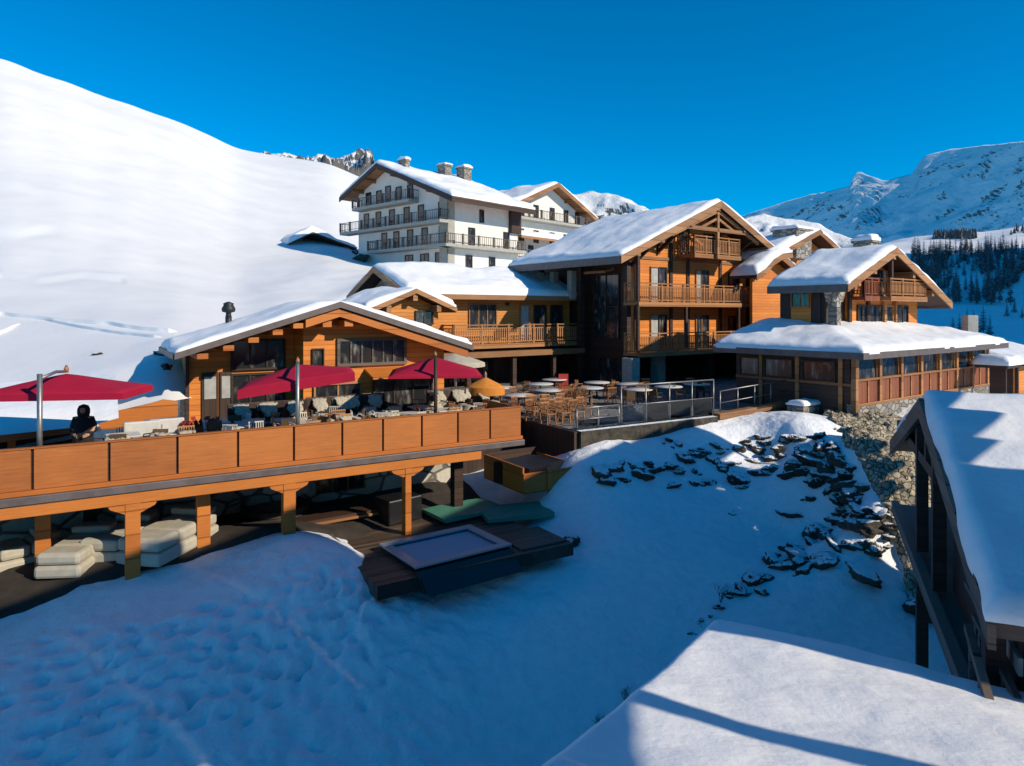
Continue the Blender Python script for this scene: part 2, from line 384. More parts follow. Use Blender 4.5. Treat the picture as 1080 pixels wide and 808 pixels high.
_cp += [Vector(a) for a in [(-14, 19, -6.75), (-8, 22, -6.75), (-3, 25, -6.75), (1, 28, -6.0), (-14, 26, -6.6), (-6, 30, -6.0), (0, 34, -5.2), (6, 34, -4.95), (12, 33, -4.9), (16, 31, -4.9),
    (-25, 16, -6.9), (-25, 28, -6.6), (6, 42, -4.9), (20, 40, -4.9), (-8, 42, -5.2), (24, 28, -5.0), (28, 38, -4.9), (22, 18, -7.5), (12, 5, -9.0), (0, 4, -10), (-14, 4, -8.7), (-28, 6, -8.5), (22, 4, -9)]]
_CX = np.array([[p.x, p.y] for p in _cp]); _CZ = np.array([p.z for p in _cp])
def _U(r2): return r2*np.log(np.maximum(r2, 1e-9))
_n = len(_CX)
_K = _U(((_CX[:, None]-_CX[None])**2).sum(-1)) + np.eye(_n)*1.0
_P = np.c_[np.ones(_n), _CX]
_A = np.block([[_K, _P], [_P.T, np.zeros((3, 3))]])
_W = np.linalg.solve(_A, np.r_[_CZ, 0, 0, 0])
def tps(x, y):
    x = np.asarray(x, float); y = np.asarray(y, float)
    s = _W[_n]+_W[_n+1]*x+_W[_n+2]*y
    for i in range(_n): s = s+_W[i]*_U((x-_CX[i, 0])**2+(y-_CX[i, 1])**2)
    return s
def ground(x, y): return float(tps(x, y))
def hit(px, py):                              # where a sight line meets the near ground
    a = (px-CX)/F; b = (HZ-py)/F
    Y = 6.0
    while Y < 45:
        if b*Y < ground(a*Y, Y): break
        Y += .15
    return Vector((a*Y, Y, ground(a*Y, Y)))

gx = np.linspace(-34, 30, 800); gy = np.linspace(3, 46, 540)
GX, GY = np.meshgrid(gx, gy, indexing='ij'); GZ = tps(GX, GY)
GZ = GZ+.16*fbm(GX*.35, GY*.35, 4)+.05*fbm(GX*1.5, GY*1.5, 3)+.018*fbm(GX*4.3, GY*4.3, 2)
# churned snow with boot prints in front of the deck
msk = np.clip((1.5-GX)/4, 0, 1)*np.clip((19.0+.45*(GX+6)-GY)/2.0, 0, 1)*np.clip(.5+1.8*fbm(GX*.22+4, GY*.22+9, 2), 0, 1)
GZ += msk*(.34*np.abs(fbm(GX*1.3+.4*GY, GY*1.7, 4))-.08)
def prints(path, step=.40, wob=.20, depth=.30):
    global GZ
    pts = [Vector(p) for p in path]
    for a, b in zip(pts[:-1], pts[1:]):
        n = max(1, int((b-a).length/step))
        for k in range(n):
            p = a.lerp(b, k/n); sd = Vector((-(b-a).y, (b-a).x)).normalized()*wob*(1 if k % 2 else -1)
            x = p.x+sd.x+rng.uniform(-.2, .2); y = p.y+sd.y+rng.uniform(-.12, .12)
            i0 = np.searchsorted(gx, x); j0 = np.searchsorted(gy, y)
            sl_ = np.s_[max(0, i0-8):i0+9, max(0, j0-8):j0+9]
            u_ = (b-a).normalized(); l1 = (GX[sl_]-x)*u_.x+(GY[sl_]-y)*u_.y; l2 = -(GX[sl_]-x)*u_.y+(GY[sl_]-y)*u_.x
            r2 = (l1/rng.uniform(.13, .22))**2+(l2/rng.uniform(.085, .12))**2
            GZ[sl_] -= depth*np.exp(-r2)*rng.uniform(.6, 1.2)-.25*depth*np.exp(-r2/4)
def W2(px, py): p = hit(px, py); return (p.x, p.y)
for pth in ([(30, 790), (130, 735), (220, 690), (300, 640), (350, 600)], [(0, 720), (120, 700), (260, 700), (330, 650), (380, 620)],
            [(60, 800), (180, 760), (250, 700)], [(10, 765), (110, 760), (240, 735), (300, 690)], [(90, 690), (200, 660), (300, 620)], [(330, 700), (270, 740), (200, 790)],
            [(390, 640), (360, 690), (300, 740)], [(340, 620), (420, 660)], [(150, 790), (215, 725), (290, 665)], [(20, 690), (150, 680), (250, 650)], [(350, 610), (390, 690), (400, 760)], [(370, 600), (330, 680), (310, 770)], [(0, 745), (90, 720), (190, 660)], [(110, 790), (240, 760), (330, 700)], [(40, 770), (150, 720), (330, 660), (400, 650)]):
    prints([W2(*p) for p in pth])
V, Fc = grid_mesh(np.stack([GX, GY, GZ], -1))
tag(mesh_np('snow_ground', V, Fc, M['snow']), kind='structure')

# wide base far below everything, out to the horizon
g = MB().box(-4000, 4000, -3000, 6000, -46, -45); tag(g.build('base_ground', M['hillsnow']), kind='structure')

# ------------------------------------------------------------------ hills: sheets of slope seen from the hotel side
def interp_cols(cols, pxs, Ts):
    """cols: {px: [(Y, py)...]} -> for every px a slope line of (Y, py), blended between the columns"""
    keys = sorted(cols); out = np.zeros((len(pxs), len(Ts), 2))
    base = {}
    for k in keys:
        c = np.array(cols[k], float); t = np.linspace(0, 1, len(c))
        base[k] = np.stack([np.exp(np.interp(Ts, t, np.log(c[:, 0]))), np.interp(Ts, t, c[:, 1])], -1)
    for i, p in enumerate(pxs):
        j = np.searchsorted(keys, p); j = min(max(j, 1), len(keys)-1)
        a, b = keys[j-1], keys[j]; f = np.clip((p-a)/(b-a), 0, 1); f = f*f*(3-2*f)*.35+f*.65
        out[i] = base[a]*(1-f)+base[b]*f
    return out
def smooth_(A, n, axes=(0, 1)):
    for _ in range(n):
        for ax in axes:
            p = np.concatenate([A.take([0], ax), A, A.take([-1], ax)], ax)
            k = A.shape[ax]
            A = .25*p.take(range(0, k), ax)+.5*A+.25*p.take(range(2, k+2), ax)
    return A
# every column has the same number of stations: foot, lower slope, ..., crest, beyond
cols = {
 -700: [(16, 520), (24, 440), (36, 330), (54, 190), (80, 20), (105, -120), (118, -160), (150, -60)],
 -200: [(18, 510), (25, 425), (34, 345), (52, 250), (80, 130), (108, 40), (120, 14), (155, 70)],
 0:    [(20, 478), (25, 408), (33, 350), (50, 270), (80, 165), (110, 84), (124, 60), (160, 100)],
 60:   [(20.5, 470), (25.5, 400), (33, 348), (50, 280), (82, 180), (114, 102), (128, 83), (165, 120)],
 120:  [(21.5, 455), (26, 388), (33, 346), (52, 285), (86, 195), (120, 122), (136, 104), (175, 135)],
 180:  [(23, 425), (27, 372), (34, 342), (54, 295), (90, 210), (126, 140), (144, 124), (185, 150)],
 220:  [(25, 420), (29, 365), (36, 345), (56, 300), (94, 218), (134, 155), (152, 141), (195, 165)],
 250:  [(27, 420), (31, 370), (38, 348), (58, 303), (98, 225), (140, 170), (160, 157), (205, 180)],
 300:  [(32, 400), (37, 360), (44, 330), (62, 292), (100, 235), (145, 178), (168, 165), (215, 185)],
 345:  [(38, 380), (43, 350), (50, 320), (68, 278), (100, 242), (145, 185), (170, 171), (220, 190)],
 390:  [(42, 370), (48, 335), (56, 300), (70, 284), (92, 268), (140, 215), (175, 190), (225, 205)],
 470:  [(52, 345), (56, 320), (62, 292), (72, 284), (95, 270), (140, 250), (180, 230), (230, 230)],
 560:  [(56, 335), (60, 318), (66, 300), (76, 290), (98, 276), (140, 262), (180, 245), (230, 245)],
 700:  [(58, 340), (64, 330), (72, 318), (84, 305), (105, 290), (150, 275), (190, 262), (240, 262)]}
pxs = np.linspace(-700, 700, 440); Ts = np.linspace(0, 1, 330)
C = smooth_(interp_cols(cols, pxs, Ts), 24)
Yh = C[..., 0]; PY = C[..., 1]; PX = np.repeat(pxs[:, None], len(Ts), 1)
# worn trails across the foot of the slope
def trail(pts, w_, dpt):
    global PY
    xs_, ys_ = zip(*pts); yc = np.interp(PX, xs_, ys_); ok = ((PX > xs_[0]) & (PX < xs_[-1]))*(Yh < 60)
    PY = PY+ok*dpt*(np.exp(-((PY-yc)/w_)**2)-.7*np.exp(-((PY-yc+1.6*w_)/w_)**2))
trail([(0, 292), (40, 300), (90, 296), (130, 300)], 3, 1.6)
trail([(-60, 244), (20, 252), (80, 242), (160, 246), (210, 252)], 4, 1.4)
Xh = (PX-CX)/F*Yh; Zh = (HZ-PY)/F*Yh
amp = np.clip((Yh-18)/30, .12, 1)
Zh = Zh+amp*(.55*fbm(Xh*.045, Yh*.045, 3)+.16*fbm(Xh*.25, Yh*.25, 3))*np.clip((165-Yh)/40, .3, 1)
HV, HF = grid_mesh(np.stack([Xh, Yh, Zh], -1))
tag(mesh_np('hillside', HV, HF, M['hillsnow'], flip=True), kind='structure')
from mathutils.bvhtree import BVHTree
HB = BVHTree.FromPolygons([Vector(v) for v in HV], [tuple(f) for f in HF])
def onhill(x, y):
    r = HB.ray_cast(Vector((x, y, 400)), Vector((0, 0, -1))); return r[0].z if r[0] else -6

def ski_trail(pts, hw, lip):
    xs_, ys_ = zip(*pts); P = []
    tx = np.arange(xs_[0], xs_[-1], .8); ty = np.interp(tx, xs_, ys_); ty = np.convolve(np.pad(ty, 8, mode='edge'), np.ones(17)/17, 'valid')
    for i, (px, py) in enumerate(zip(tx, ty)):
        row = []; w_ = hw*(1+.5*float(fbm(np.array(px*.06), np.array(hw*3.), 2)))*min(1, i/12+.05, (len(tx)-1-i)/12+.05)
        for k, dz in zip((1, .7, .2, -.4, -1), (-.03, lip, lip*.75, lip*.2, -.03)):
            h_ = HB.ray_cast(Vector((0, 0, 0)), Vector(((px-CX)/F, 1, (HZ-py-k*w_)/F)).normalized())[0]
            row.append((h_.x, h_.y, h_.z+dz*min(1, i/12+.05, (len(tx)-1-i)/12+.05)))
        P.append(row)
    V, Fc = grid_mesh(np.array(P)); tag(mesh_np('ski_trail', V, Fc, M['hillsnow'], smooth=False), kind='structure')
ski_trail([(-40, 336), (0, 331), (25, 334), (60, 338), (110, 341), (150, 347), (188, 350)], 1.5, .17)
ski_trail([(-40, 362), (0, 352), (12, 346), (22, 340)], 1.3, .15)
ski_trail([(45, 337), (80, 344), (120, 351), (172, 356)], 1.2, .13)
def ridge_sheet(name, prof, Y0, z0, tilt, back, nu, nv, amp_, m, fs, seed, bulge=0.):
    """mountain flank: prof gives the skyline; the flank climbs from z0 at distance Y0(px)"""
    xs_ = np.array([p[0] for p in prof]); ys_ = np.array([p[1] for p in prof])
    px = np.linspace(xs_[0], xs_[-1], nu); sk = np.interp(px, xs_, ys_)
    y0 = np.interp(px, *zip(*Y0)); slope = np.interp(px, *zip(*tilt))
    el = (HZ-sk)/F
    y1 = (z0-slope*y0)/(el-slope)                       # where the flank meets the skyline
    T = np.linspace(0, 1, nv)
    Yv = y0[:, None]*(1-T)+y1[:, None]*T
    Zv = z0+slope[:, None]*(Yv-y0[:, None])
    # add the far side
    Tb = np.linspace(0, 1, 12)[1:]
    Yb = y1[:, None]+back*Tb; Zb = (el*y1)[:, None]-.55*back*Tb
    Yv = np.c_[Yv, Yb]; Zv = np.c_[Zv, Zb]
    Xv = ((px-CX)/F)[:, None]*Yv
    k = np.r_[np.sin(T*math.pi*.5)**.7*(1-.75*T**6), np.ones(11)*.25]
    rid = 1-2*np.abs(fbm(Xv*fs+seed, Yv*fs, 5, .55))
    Zv = Zv+amp_*k*((rid-.62)*1.1+.8*fbm(Xv*fs*3+seed, Yv*fs*3, 5, .6))
    V, Fc = grid_mesh(np.stack([Xv, Yv, Zv], -1))
    return tag(mesh_np(name, V, Fc, m, flip=True), kind='structure')
ridge_sheet('mountain', [(700, 262), (740, 246), (780, 228), (800, 222), (830, 212), (862, 204), (885, 199), (896, 196), (901, 184), (906, 180), (912, 183), (924, 187), (932, 191), (940, 189), (962, 184), (969, 172), (976, 164), (1000, 158), (1030, 155),
     (1080, 150), (1200, 132), (1500, 90), (2000, 60)], [(700, 2500), (800, 1900), (900, 1480), (1080, 1000), (1300, 760), (2000, 520)], -30, [(700, .56), (800, .55), (1080, .68), (2000, 1.2)], 300, 300, 110, 20, M['mountain'], .0042, 3.3)
ridge_sheet('far_snow_hill', [(560, 240), (585, 212), (600, 204), (625, 202), (650, 207), (668, 213), (690, 224), (720, 232), (760, 236), (790, 229), (805, 228), (830, 232), (860, 236), (890, 246), (920, 258)],
     [(560, 330), (900, 330)], -10, [(560, .45), (900, .40)], 160, 160, 70, 14, M['ridge'], .012, 8.1)
ridge_sheet('rocky_ridge', [(250, 175), (280, 164), (305, 163), (325, 165), (345, 162), (362, 165), (372, 163), (380, 157), (390, 158), (394, 168), (402, 190), (420, 205), (450, 220)],
     [(250, 210), (450, 220)], 25, [(250, .55), (450, .5)], 60, 170, 60, 11, M['ridge'], .035, 1.7)
# wooded slope and its bright plateau on the right
cols2 = {
 900:  [(70, 400), (110, 365), (160, 345), (230, 318), (300, 285), (345, 268), (390, 263), (430, 262), (520, 290)],
 970:  [(60, 420), (100, 372), (150, 345), (220, 312), (300, 280), (350, 262), (400, 253), (440, 250), (520, 280)],
 1030: [(55, 430), (95, 378), (150, 345), (220, 312), (300, 277), (352, 256), (400, 248), (450, 245), (520, 270)],
 1080: [(50, 440), (90, 384), (150, 342), (220, 308), (300, 268), (352, 246), (400, 242), (450, 240), (520, 260)],
 1400: [(45, 460), (90, 390), (150, 320), (220, 270), (300, 220), (352, 195), (400, 190), (450, 188), (520, 210)]}
px2 = np.linspace(900, 1400, 120); T2 = np.linspace(0, 1, 90)
C2 = smooth_(interp_cols(cols2, px2, T2), 3); Y2 = C2[..., 0]; X2 = ((px2-CX)/F)[:, None]*Y2; Z2 = (HZ-C2[..., 1])/F*Y2
Z2 = Z2+np.clip((Y2-60)/200, 0, 1)*(2.6*fbm(X2*.02, Y2*.02, 4)+.8*fbm(X2*.1, Y2*.1, 3))
SV, SF = grid_mesh(np.stack([X2, Y2, Z2], -1))
tag(mesh_np('forest_slope', SV, SF, M['hillsnow'], flip=True), kind='structure')
SB = BVHTree.FromPolygons([Vector(v) for v in SV], [tuple(f) for f in SF])
# ------------------------------------------------------------------ building kit (all in a building's own frame: x along the front, y to the back, z above the eye level datum)
SPLIT = {'verge_board', 'inner_verge_board', 'eave_board', 'bracket', 'pale_column', 'dark_column', 'post', 'porch_post', 'stilt', 'timber_post', 'balcony_post', 'purlin', 'rafter_end', 'corner_post', 'cross_beam', 'window_post', 'vent', 'parapet_post', 'rear_beam', 'corner_quoin', 'canopy_board'}
class Bld:
    def __init__(s, name, loc, z0, rz, label, cat='building', group=None):
        s.z0 = z0; s.root = empty(name, (loc[0], loc[1], z0), rz, label, cat, group); s.loc = Vector((loc[0], loc[1], 0)); s.rz = rz
    def part(s, name, mb, m, parent=None, label=None, bevel=0, smooth=None):
        if name in SPLIT and len(mb.cuts) > 1:
            for q in mb.pieces(): o = q.build(name, M[m], parent or s.root, s.z0, bevel=bevel, smooth=smooth)
            return o
        o = mb.build(name, M[m], parent or s.root, s.z0, bevel=bevel, smooth=smooth)
        if label: o['label'] = label
        return o
    def world(s, x, y, z):
        c, n = math.cos(s.rz), math.sin(s.rz)
        return Vector((s.loc.x+x*c-y*n, s.loc.y+x*n+y*c, z))
    def window(s, x0, x1, z0, z1, y, fr='rail', pane='glass', nx=2, nz=1, depth=.10, side=None, t=.07, label=None):
        """frame proud of the wall plane, pane set back; side='x' puts it in a wall of constant x (y then means x)"""
        f = MB(); p = MB()
        def b(mb, a0, a1, d0, d1, c0, c1):
            mb.box(a0, a1, d0, d1, c0, c1) if side is None else mb.box(d0, d1, a0, a1, c0, c1)
        o = -1 if side is None or side == 'x' else 1
        d0, d1 = y+o*depth, y+o*.004
        b(f, x0-t, x1+t, d0, d1, z1, z1+t); b(f, x0-t, x1+t, d0-.03*(1 if o < 0 else -1), d1, z0-t, z0)
        b(f, x0-t, x0, d0, d1, z0, z1); b(f, x1, x1+t, d0, d1, z0, z1)
        for i in range(1, nx):
            c = x0+(x1-x0)*i/nx; b(f, c-.03, c+.03, d0+.02*-o, d1, z0, z1)
        for i in range(1, nz):
            c = z0+(z1-z0)*i/nz; b(f, x0, x1, d0+.024*-o, d1, c-.02, c+.02)
        b(p, x0+.001, x1-.001, y+o*.035, y+o*.006, z0+.001, z1-.001)
        fo = s.part('window', f, fr, label=label)
        s.part('pane', p, pane, fo)
        return fo
    def balcony(s, x0, x1, y0, y1, z, h=1.15, m='rail', left=True, right=True, slab=.18, step=.16, posts=1.9, name='balcony', cut=True, w=.07, slabmat=None, floor=True):
        """y0 front edge, y1 wall; floor top at z"""
        fl = MB().box(x0, x1, y0, y1, z-slab, z)
        fl.box(x0-.04, x1+.04, y0-.06, y0-.003, z-slab-.06, z+.03)
        root = s.part(name, fl, slabmat or m)
        r = MB()
        def run(p, q):
            d = (q-p); n = max(1, int(d.length/step)); u = d.normalized()
            r.beam(p+Vector((0, 0, h)), q+Vector((0, 0, h)), .10, .07); r.beam(p+Vector((0, 0, .14)), q+Vector((0, 0, .14)), .06, .06)
            r.beam(p+Vector((0, 0, h*.84)), q+Vector((0, 0, h*.84)), .05, .05)
            for i in range(n):
                c = p+u*(d.length*(i+.5)/n)
                a = u*w
                r.add([c-a*.5+Vector((0, 0, .16)), c+a*.5+Vector((0, 0, .16)), c+a*.5+Vector((0, 0, h*.83)), c-a*.5+Vector((0, 0, h*.83))], [(0, 1, 2, 3)])
                r.beam(c+Vector((0, 0, .16)), c+Vector((0, 0, h*.83)), w, .03, up=(-u.y, u.x, 0)) if cut else None
            k = max(1, round(d.length/posts))
            for i in range(k+1):
                c = p+u*(d.length*i/k); r.beam(c+Vector((0, 0, -.05)), c+Vector((0, 0, h+.06)), .11, .11)
        ins = .05
        run(Vector((x0+ins, y0+ins, z)), Vector((x1-ins, y0+ins, z)))
        if left: run(Vector((x0+ins, y1-.1, z)), Vector((x0+ins, y0+ins, z)))
        if right: run(Vector((x1-ins, y0+ins, z)), Vector((x1-ins, y1-.1, z)))
        s.part('railing', r, m, root)
        return root
    def gable_y(s, x0, xr, x1, zl, zr, z1, y0, y1, T=.42, t=.22, m='beam', snow=True, seed=0, purlins=None, verge=.32, res=.17, soffit='darkwood', inset=.12):
        """roof whose ridge runs along y. (x0,zl) left eave, (xr,zr) ridge, (x1,z1) right eave (upper surface)"""
        rb = MB()
        rb.prism([(x0, y0, zl), (xr, y0, zr), (xr, y0, zr-t), (x0, y0, zl-t)], (0, y1-y0, 0))
        rb.prism([(xr, y0, zr), (x1, y0, z1), (x1, y0, z1-t), (xr, y0, zr-t)], (0, y1-y0, 0))
        ro = s.part('roof', rb, soffit)
        v = MB()
        for yy, th in ((y0-.08, .075), (y1+.005, .07)):
            v.prism([(x0-.05, yy, zl+.03), (xr, yy, zr+.05), (xr, yy, zr-verge), (x0-.05, yy, zl-verge)], (0, th, 0))
            v.prism([(xr, yy, zr+.05), (x1+.05, yy, z1+.03), (x1+.05, yy, z1-verge), (xr, yy, zr-verge)], (0, th, 0))
        s.part('verge_board', v, m, ro)
        g = MB(); g.box(x0-.09, x0-.012, y0, y1, zl-verge, zl+.02); g.box(x1+.012, x1+.09, y0, y1, z1-verge, z1+.02)
        s.part('eave_board', g, 'gutter', ro)
        if purlins:
            p = MB()
            for x in purlins:
                z = (zl+(zr-zl)*(x-x0)/(xr-x0)) if x <= xr else (zr+(z1-zr)*(x-xr)/(x1-xr))
                p.box(x-.13, x+.13, y0+.05, y0+2.2, z-t-.36, z-t-.01)
            s.part('purlin', p, m, ro)
        if snow:
            f = lambda X, Y: np.where(X <= xr, zl+(zr-zl)*(X-x0)/(xr-x0), zr+(z1-zr)*(X-xr)/(x1-xr))-.12*np.exp(-((X-xr)/.5)**2)+.04
            so_ = snow_field('snow', x0-.02, x1+.02, y0-.02, y1+.02, f, T, ro, s.z0, res=res, seed=seed, low=.03)
        return ro

U_RZ = math.atan2(.6, .8)
# ================================================================== the big chalet
A = Bld('timber_chalet', (7.47, 42), -4.75, U_RZ, 'tall three storey orange timber chalet with long balconies under a wide snow roof', 'chalet')
XR = 5.96; ZR = 7.15; ZE = 3.2
slope = (ZR-ZE)/9.1
wall = MB()
zt = lambda x: ZR-.26-slope*abs(x-XR)
wall.prism([(3.0, 0, .2), (12, 0, .2), (12, 0, zt(12)), (XR, 0, zt(XR)), (3.0, 0, zt(3.0))], (0, .25, 0))
wall.prism([(0, 0, -2.4), (3.0-.004, 0, -2.4), (3.0-.004, 0, zt(3.0)), (0, 0, zt(0))], (0, .25, 0))
wall.box(3.0, 12, 0, .25, -2.4, .2-.004)
A.part('front_wall', wall, 'larch')
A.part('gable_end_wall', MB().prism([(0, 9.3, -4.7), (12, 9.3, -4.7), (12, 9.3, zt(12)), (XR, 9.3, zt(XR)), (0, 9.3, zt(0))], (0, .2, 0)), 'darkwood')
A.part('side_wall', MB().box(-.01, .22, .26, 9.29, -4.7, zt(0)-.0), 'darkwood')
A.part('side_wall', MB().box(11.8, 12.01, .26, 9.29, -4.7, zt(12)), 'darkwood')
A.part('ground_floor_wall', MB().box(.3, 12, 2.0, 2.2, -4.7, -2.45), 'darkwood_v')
A.part('ceiling', MB().box(.25, 11.8, .3, 9.2, -2.7, -2.5), 'darkwood')
A.gable_y(-3.15, XR, 15.0, ZE, ZR, ZR-slope*9.04, -2.0, 8.6, T=.30, seed=1, purlins=(-1.6, .5, 3.2, 5.96, 8.7, 11.4), verge=.42, res=.2)
# half timber posts, rails
tb = MB()
for x in (3.45, 5.15, 8.6): tb.box(x-.13, x+.13, -.09, -.003, -2.4, zt(x)-.1)
tb.box(.02, .28, -.1, -.003, -2.4, zt(0)-.1); tb.box(11.6, 11.9, -.1, -.003, -2.4, zt(11.7)-.1)
A.part('timber_post', tb, 'darkwood')
hb = MB().box(.3, 11.6, -.07, -.003, .3, .52); hb.box(.3, 11.6, -.07, -.003, 3.35, 3.55); A.part('cross_beam', hb, 'beam')
# open truss in the gable
tr = MB()
yk = -1.75
tr.beam((XR, yk, 3.5), (XR, yk, ZR-.35), .2, .2, up=(1, 0, 0))
tr.beam((XR-3.4, yk, 5.35), (XR+3.4, yk, 5.35), .2, .24)
tr.beam((XR-4.5, yk, 4.75), (XR-.1, yk, 6.55), .16, .22); tr.beam((XR+4.5, yk, 4.75), (XR+.1, yk, 6.55), .16, .22)
tr.beam((XR-1.7, yk, 5.4), (XR-.15, yk, 6.05), .13, .16); tr.beam((XR+1.7, yk, 5.4), (XR+.15, yk, 6.05), .13, .16)
A.part('roof_truss', tr, 'beam')
br = MB()
for x, sg in ((-.5, 1), (2.2, 1), (9.8, -1), (12.2, -1)):
    z = zt(x)-.15
    br.beam((x, -.1, z-1.2), (x, -1.7, z-.1), .16, .2); br.beam((x, -.09, z-1.4), (x, -.09, z), .16, .16, up=(1, 0, 0))
A.part('bracket', br, 'darkwood')
# balconies
A.balcony(-1.0, 11.6, -1.35, -.11, -2.4); A.balcony(-1.0, 11.3, -1.35, -.11, .62)
A.balcony(3.9, 8.7, -1.55, -.11, 3.75, posts=1.2)
pb = MB()
for x in (-1.0, 3.4, 8.9): pb.beam((x, -1.28, -2.2), (x, -1.28, .5), .17, .17, up=(1, 0, 0))
pb.beam((-1.0, -1.28, .7), (-1.0, -1.28, 4.05), .2, .2, up=(1, 0, 0)); A.part('balcony_post', pb, 'darkwood')
# doors and windows of the front
for z in (-2.33, .70):
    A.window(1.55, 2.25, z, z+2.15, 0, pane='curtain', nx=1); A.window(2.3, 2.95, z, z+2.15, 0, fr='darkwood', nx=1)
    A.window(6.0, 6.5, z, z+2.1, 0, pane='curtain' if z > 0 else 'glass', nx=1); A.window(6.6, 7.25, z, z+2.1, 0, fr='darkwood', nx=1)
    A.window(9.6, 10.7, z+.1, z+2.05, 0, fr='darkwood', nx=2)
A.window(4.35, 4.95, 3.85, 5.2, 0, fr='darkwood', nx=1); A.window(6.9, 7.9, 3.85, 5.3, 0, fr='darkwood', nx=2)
# stone pillars under the balconies
pl = MB().box(-1.75, -1.05, -1.5, -.7, -4.7, -2.66); pl.box(-1.9, -.9, -1.65, -.55, -4.75, -4.35); A.part('pillar', pl, 'pillar', bevel=.03)
pl = MB().box(2.1, 2.75, -.2, .5, -4.7, -2.72); A.part('pillar', pl, 'pillar', bevel=.03)
pl = MB().box(7.2, 7.7, -.2, .4, -4.7, -2.72); A.part('pillar', pl, 'darkwood', bevel=.03)
# dark shaded long side with its tall glazing
A.window(1.2, 3.4, -1.6, 2.4, -.012, fr='darkwood', pane='glass', nx=2, nz=2, side='x')
A.window(4.6, 5.1, -.6, 1.7, -.012, fr='darkwood', pane='glass', nx=1, side='x')
A.window(1.0, 2.9, -4.5, -2.9, -.012, fr='darkwood', nx=3, side='x')
cp_ = MB()
for y in (4.4, 6.2, 7.6): cp_.box(-1.35, -.9, y-.2, y+.2, .9, 2.75)
A.part('pale_column', cp_, 'pillar')
cp_ = MB()
for y in (-.2, 3.9, 8.0): cp_.box(-.95, -.6, y-.17, y+.17, -4.7, zt(-.8)-.02)
A.part('dark_column', cp_, 'darkwood')
sh = MB().prism([(.0, 1.6, 2.9), (-.9, 1.6, 2.65), (-.9, 1.6, 2.5), (0, 1.6, 2.7)], (0, 1.9, 0)); A.part('canopy', sh, 'beam')

# ================================================================== middle wing
Wg = Bld('hotel_wing', (7.47-.6*5.5, 42+.8*5.5), -4.75, U_RZ, 'low yellow timber wing with snow roof between the small gable and the tall chalet', 'building')
wl = MB().box(-12.3, -.35, 0, .22, -1.9, 1.12); Wg.part('front_wall', wl, 'yellowlarch')
Wg.part('side_wall', MB().prism([(-12.3, .23, -4.7), (-12.3, 6, -4.7), (-12.3, 6, 1.1), (-12.3, 3.1, 2.45), (-12.3, .23, 1.1)], (.2, 0, 0)), 'stone')
Wg.part('back_wall', MB().box(-12.0, -.35, 5.9, 6.1, -4.7, 1.1), 'darkwood')
Wg.part('ground_floor_wall', MB().box(-12.0, -.35, 2.2, 2.4, -4.7, -1.95), 'darkwood_v')
rf = MB(); rf.prism([(-13.2, -1.0, 1.05), (-13.2, 3.1, 2.72), (-13.2, 3.1, 2.5), (-13.2, -1.0, .83)], (13.0, 0, 0)); rf.prism([(-13.2, 3.1, 2.72), (-13.2, 7, 1.05), (-13.2, 7, .83), (-13.2, 3.1, 2.5)], (13.0, 0, 0))
ro = Wg.part('roof', rf, 'darkwood')
fa = MB().box(-13.25, -.22, -1.09, -1.005, .78, 1.08); Wg.part('eave_board', fa, 'beam', ro)
vb = MB().prism([(-13.29, -1.05, 1.09), (-13.29, 3.1, 2.78), (-13.29, 3.1, 2.42), (-13.29, -1.05, .72)], (.08, 0, 0)); vb.prism([(-13.29, 3.1, 2.78), (-13.29, 7.05, 1.09), (-13.29, 7.05, .72), (-13.29, 3.1, 2.42)], (.08, 0, 0)); Wg.part('verge_board', vb, 'beam', ro)
snow_field('snow', -13.2, -.2, -1.02, 7, lambda X, Y: np.where(Y < 3.1, 1.05+(Y+1)*.407, 2.72-(Y-3.1)*.428)+.02, .36, ro, Wg.z0, res=.2, seed=4, low=.03)
Wg.window(-8.45, -6.5, -.9, .5, 0, fr='beam', nx=3); Wg.window(-4.55, -3.9, -1.75, .45, 0, fr='beam', pane='curtain', nx=1); Wg.window(-3.4, -2.5, -1.75, .45, 0, fr='darkwood', nx=1)
Wg.window(-2.0, -1.1, -1.75, .45, 0, fr='darkwood', nx=1)
vents = MB(); 
for x in (-9.9, -5.6): vents.box(x-.16, x+.16, -.03, -.003, .45, .66)
Wg.part('vent', vents, 'iron')
Wg.balcony(-10.4, -.5, -1.3, -.01, -1.88, right=False)
cb = MB().box(-12.6, -.6, -1.75, -.3, -2.48, -2.3); cb.box(-12.6, -.6, -1.83, -1.753, -2.62, -2.28); Wg.part('canopy_board', cb, 'beam')
rb = MB()
for i in range(17): rb.box(-12.2+i*.68, -12.05+i*.68, -1.7, 2.1, -2.65, -2.49)
Wg.part('joist', rb, 'fascia')
ps = MB()
for x in (-9.5, -6.2, -3.0): ps.box(x-.14, x+.14, -1.6, -1.32, -4.7, -2.5)
Wg.part('post', ps, 'darkwood')
Wg.window(-8.5, -5.2, -4.4, -2.9, 2.2, fr='darkwood', nx=4)

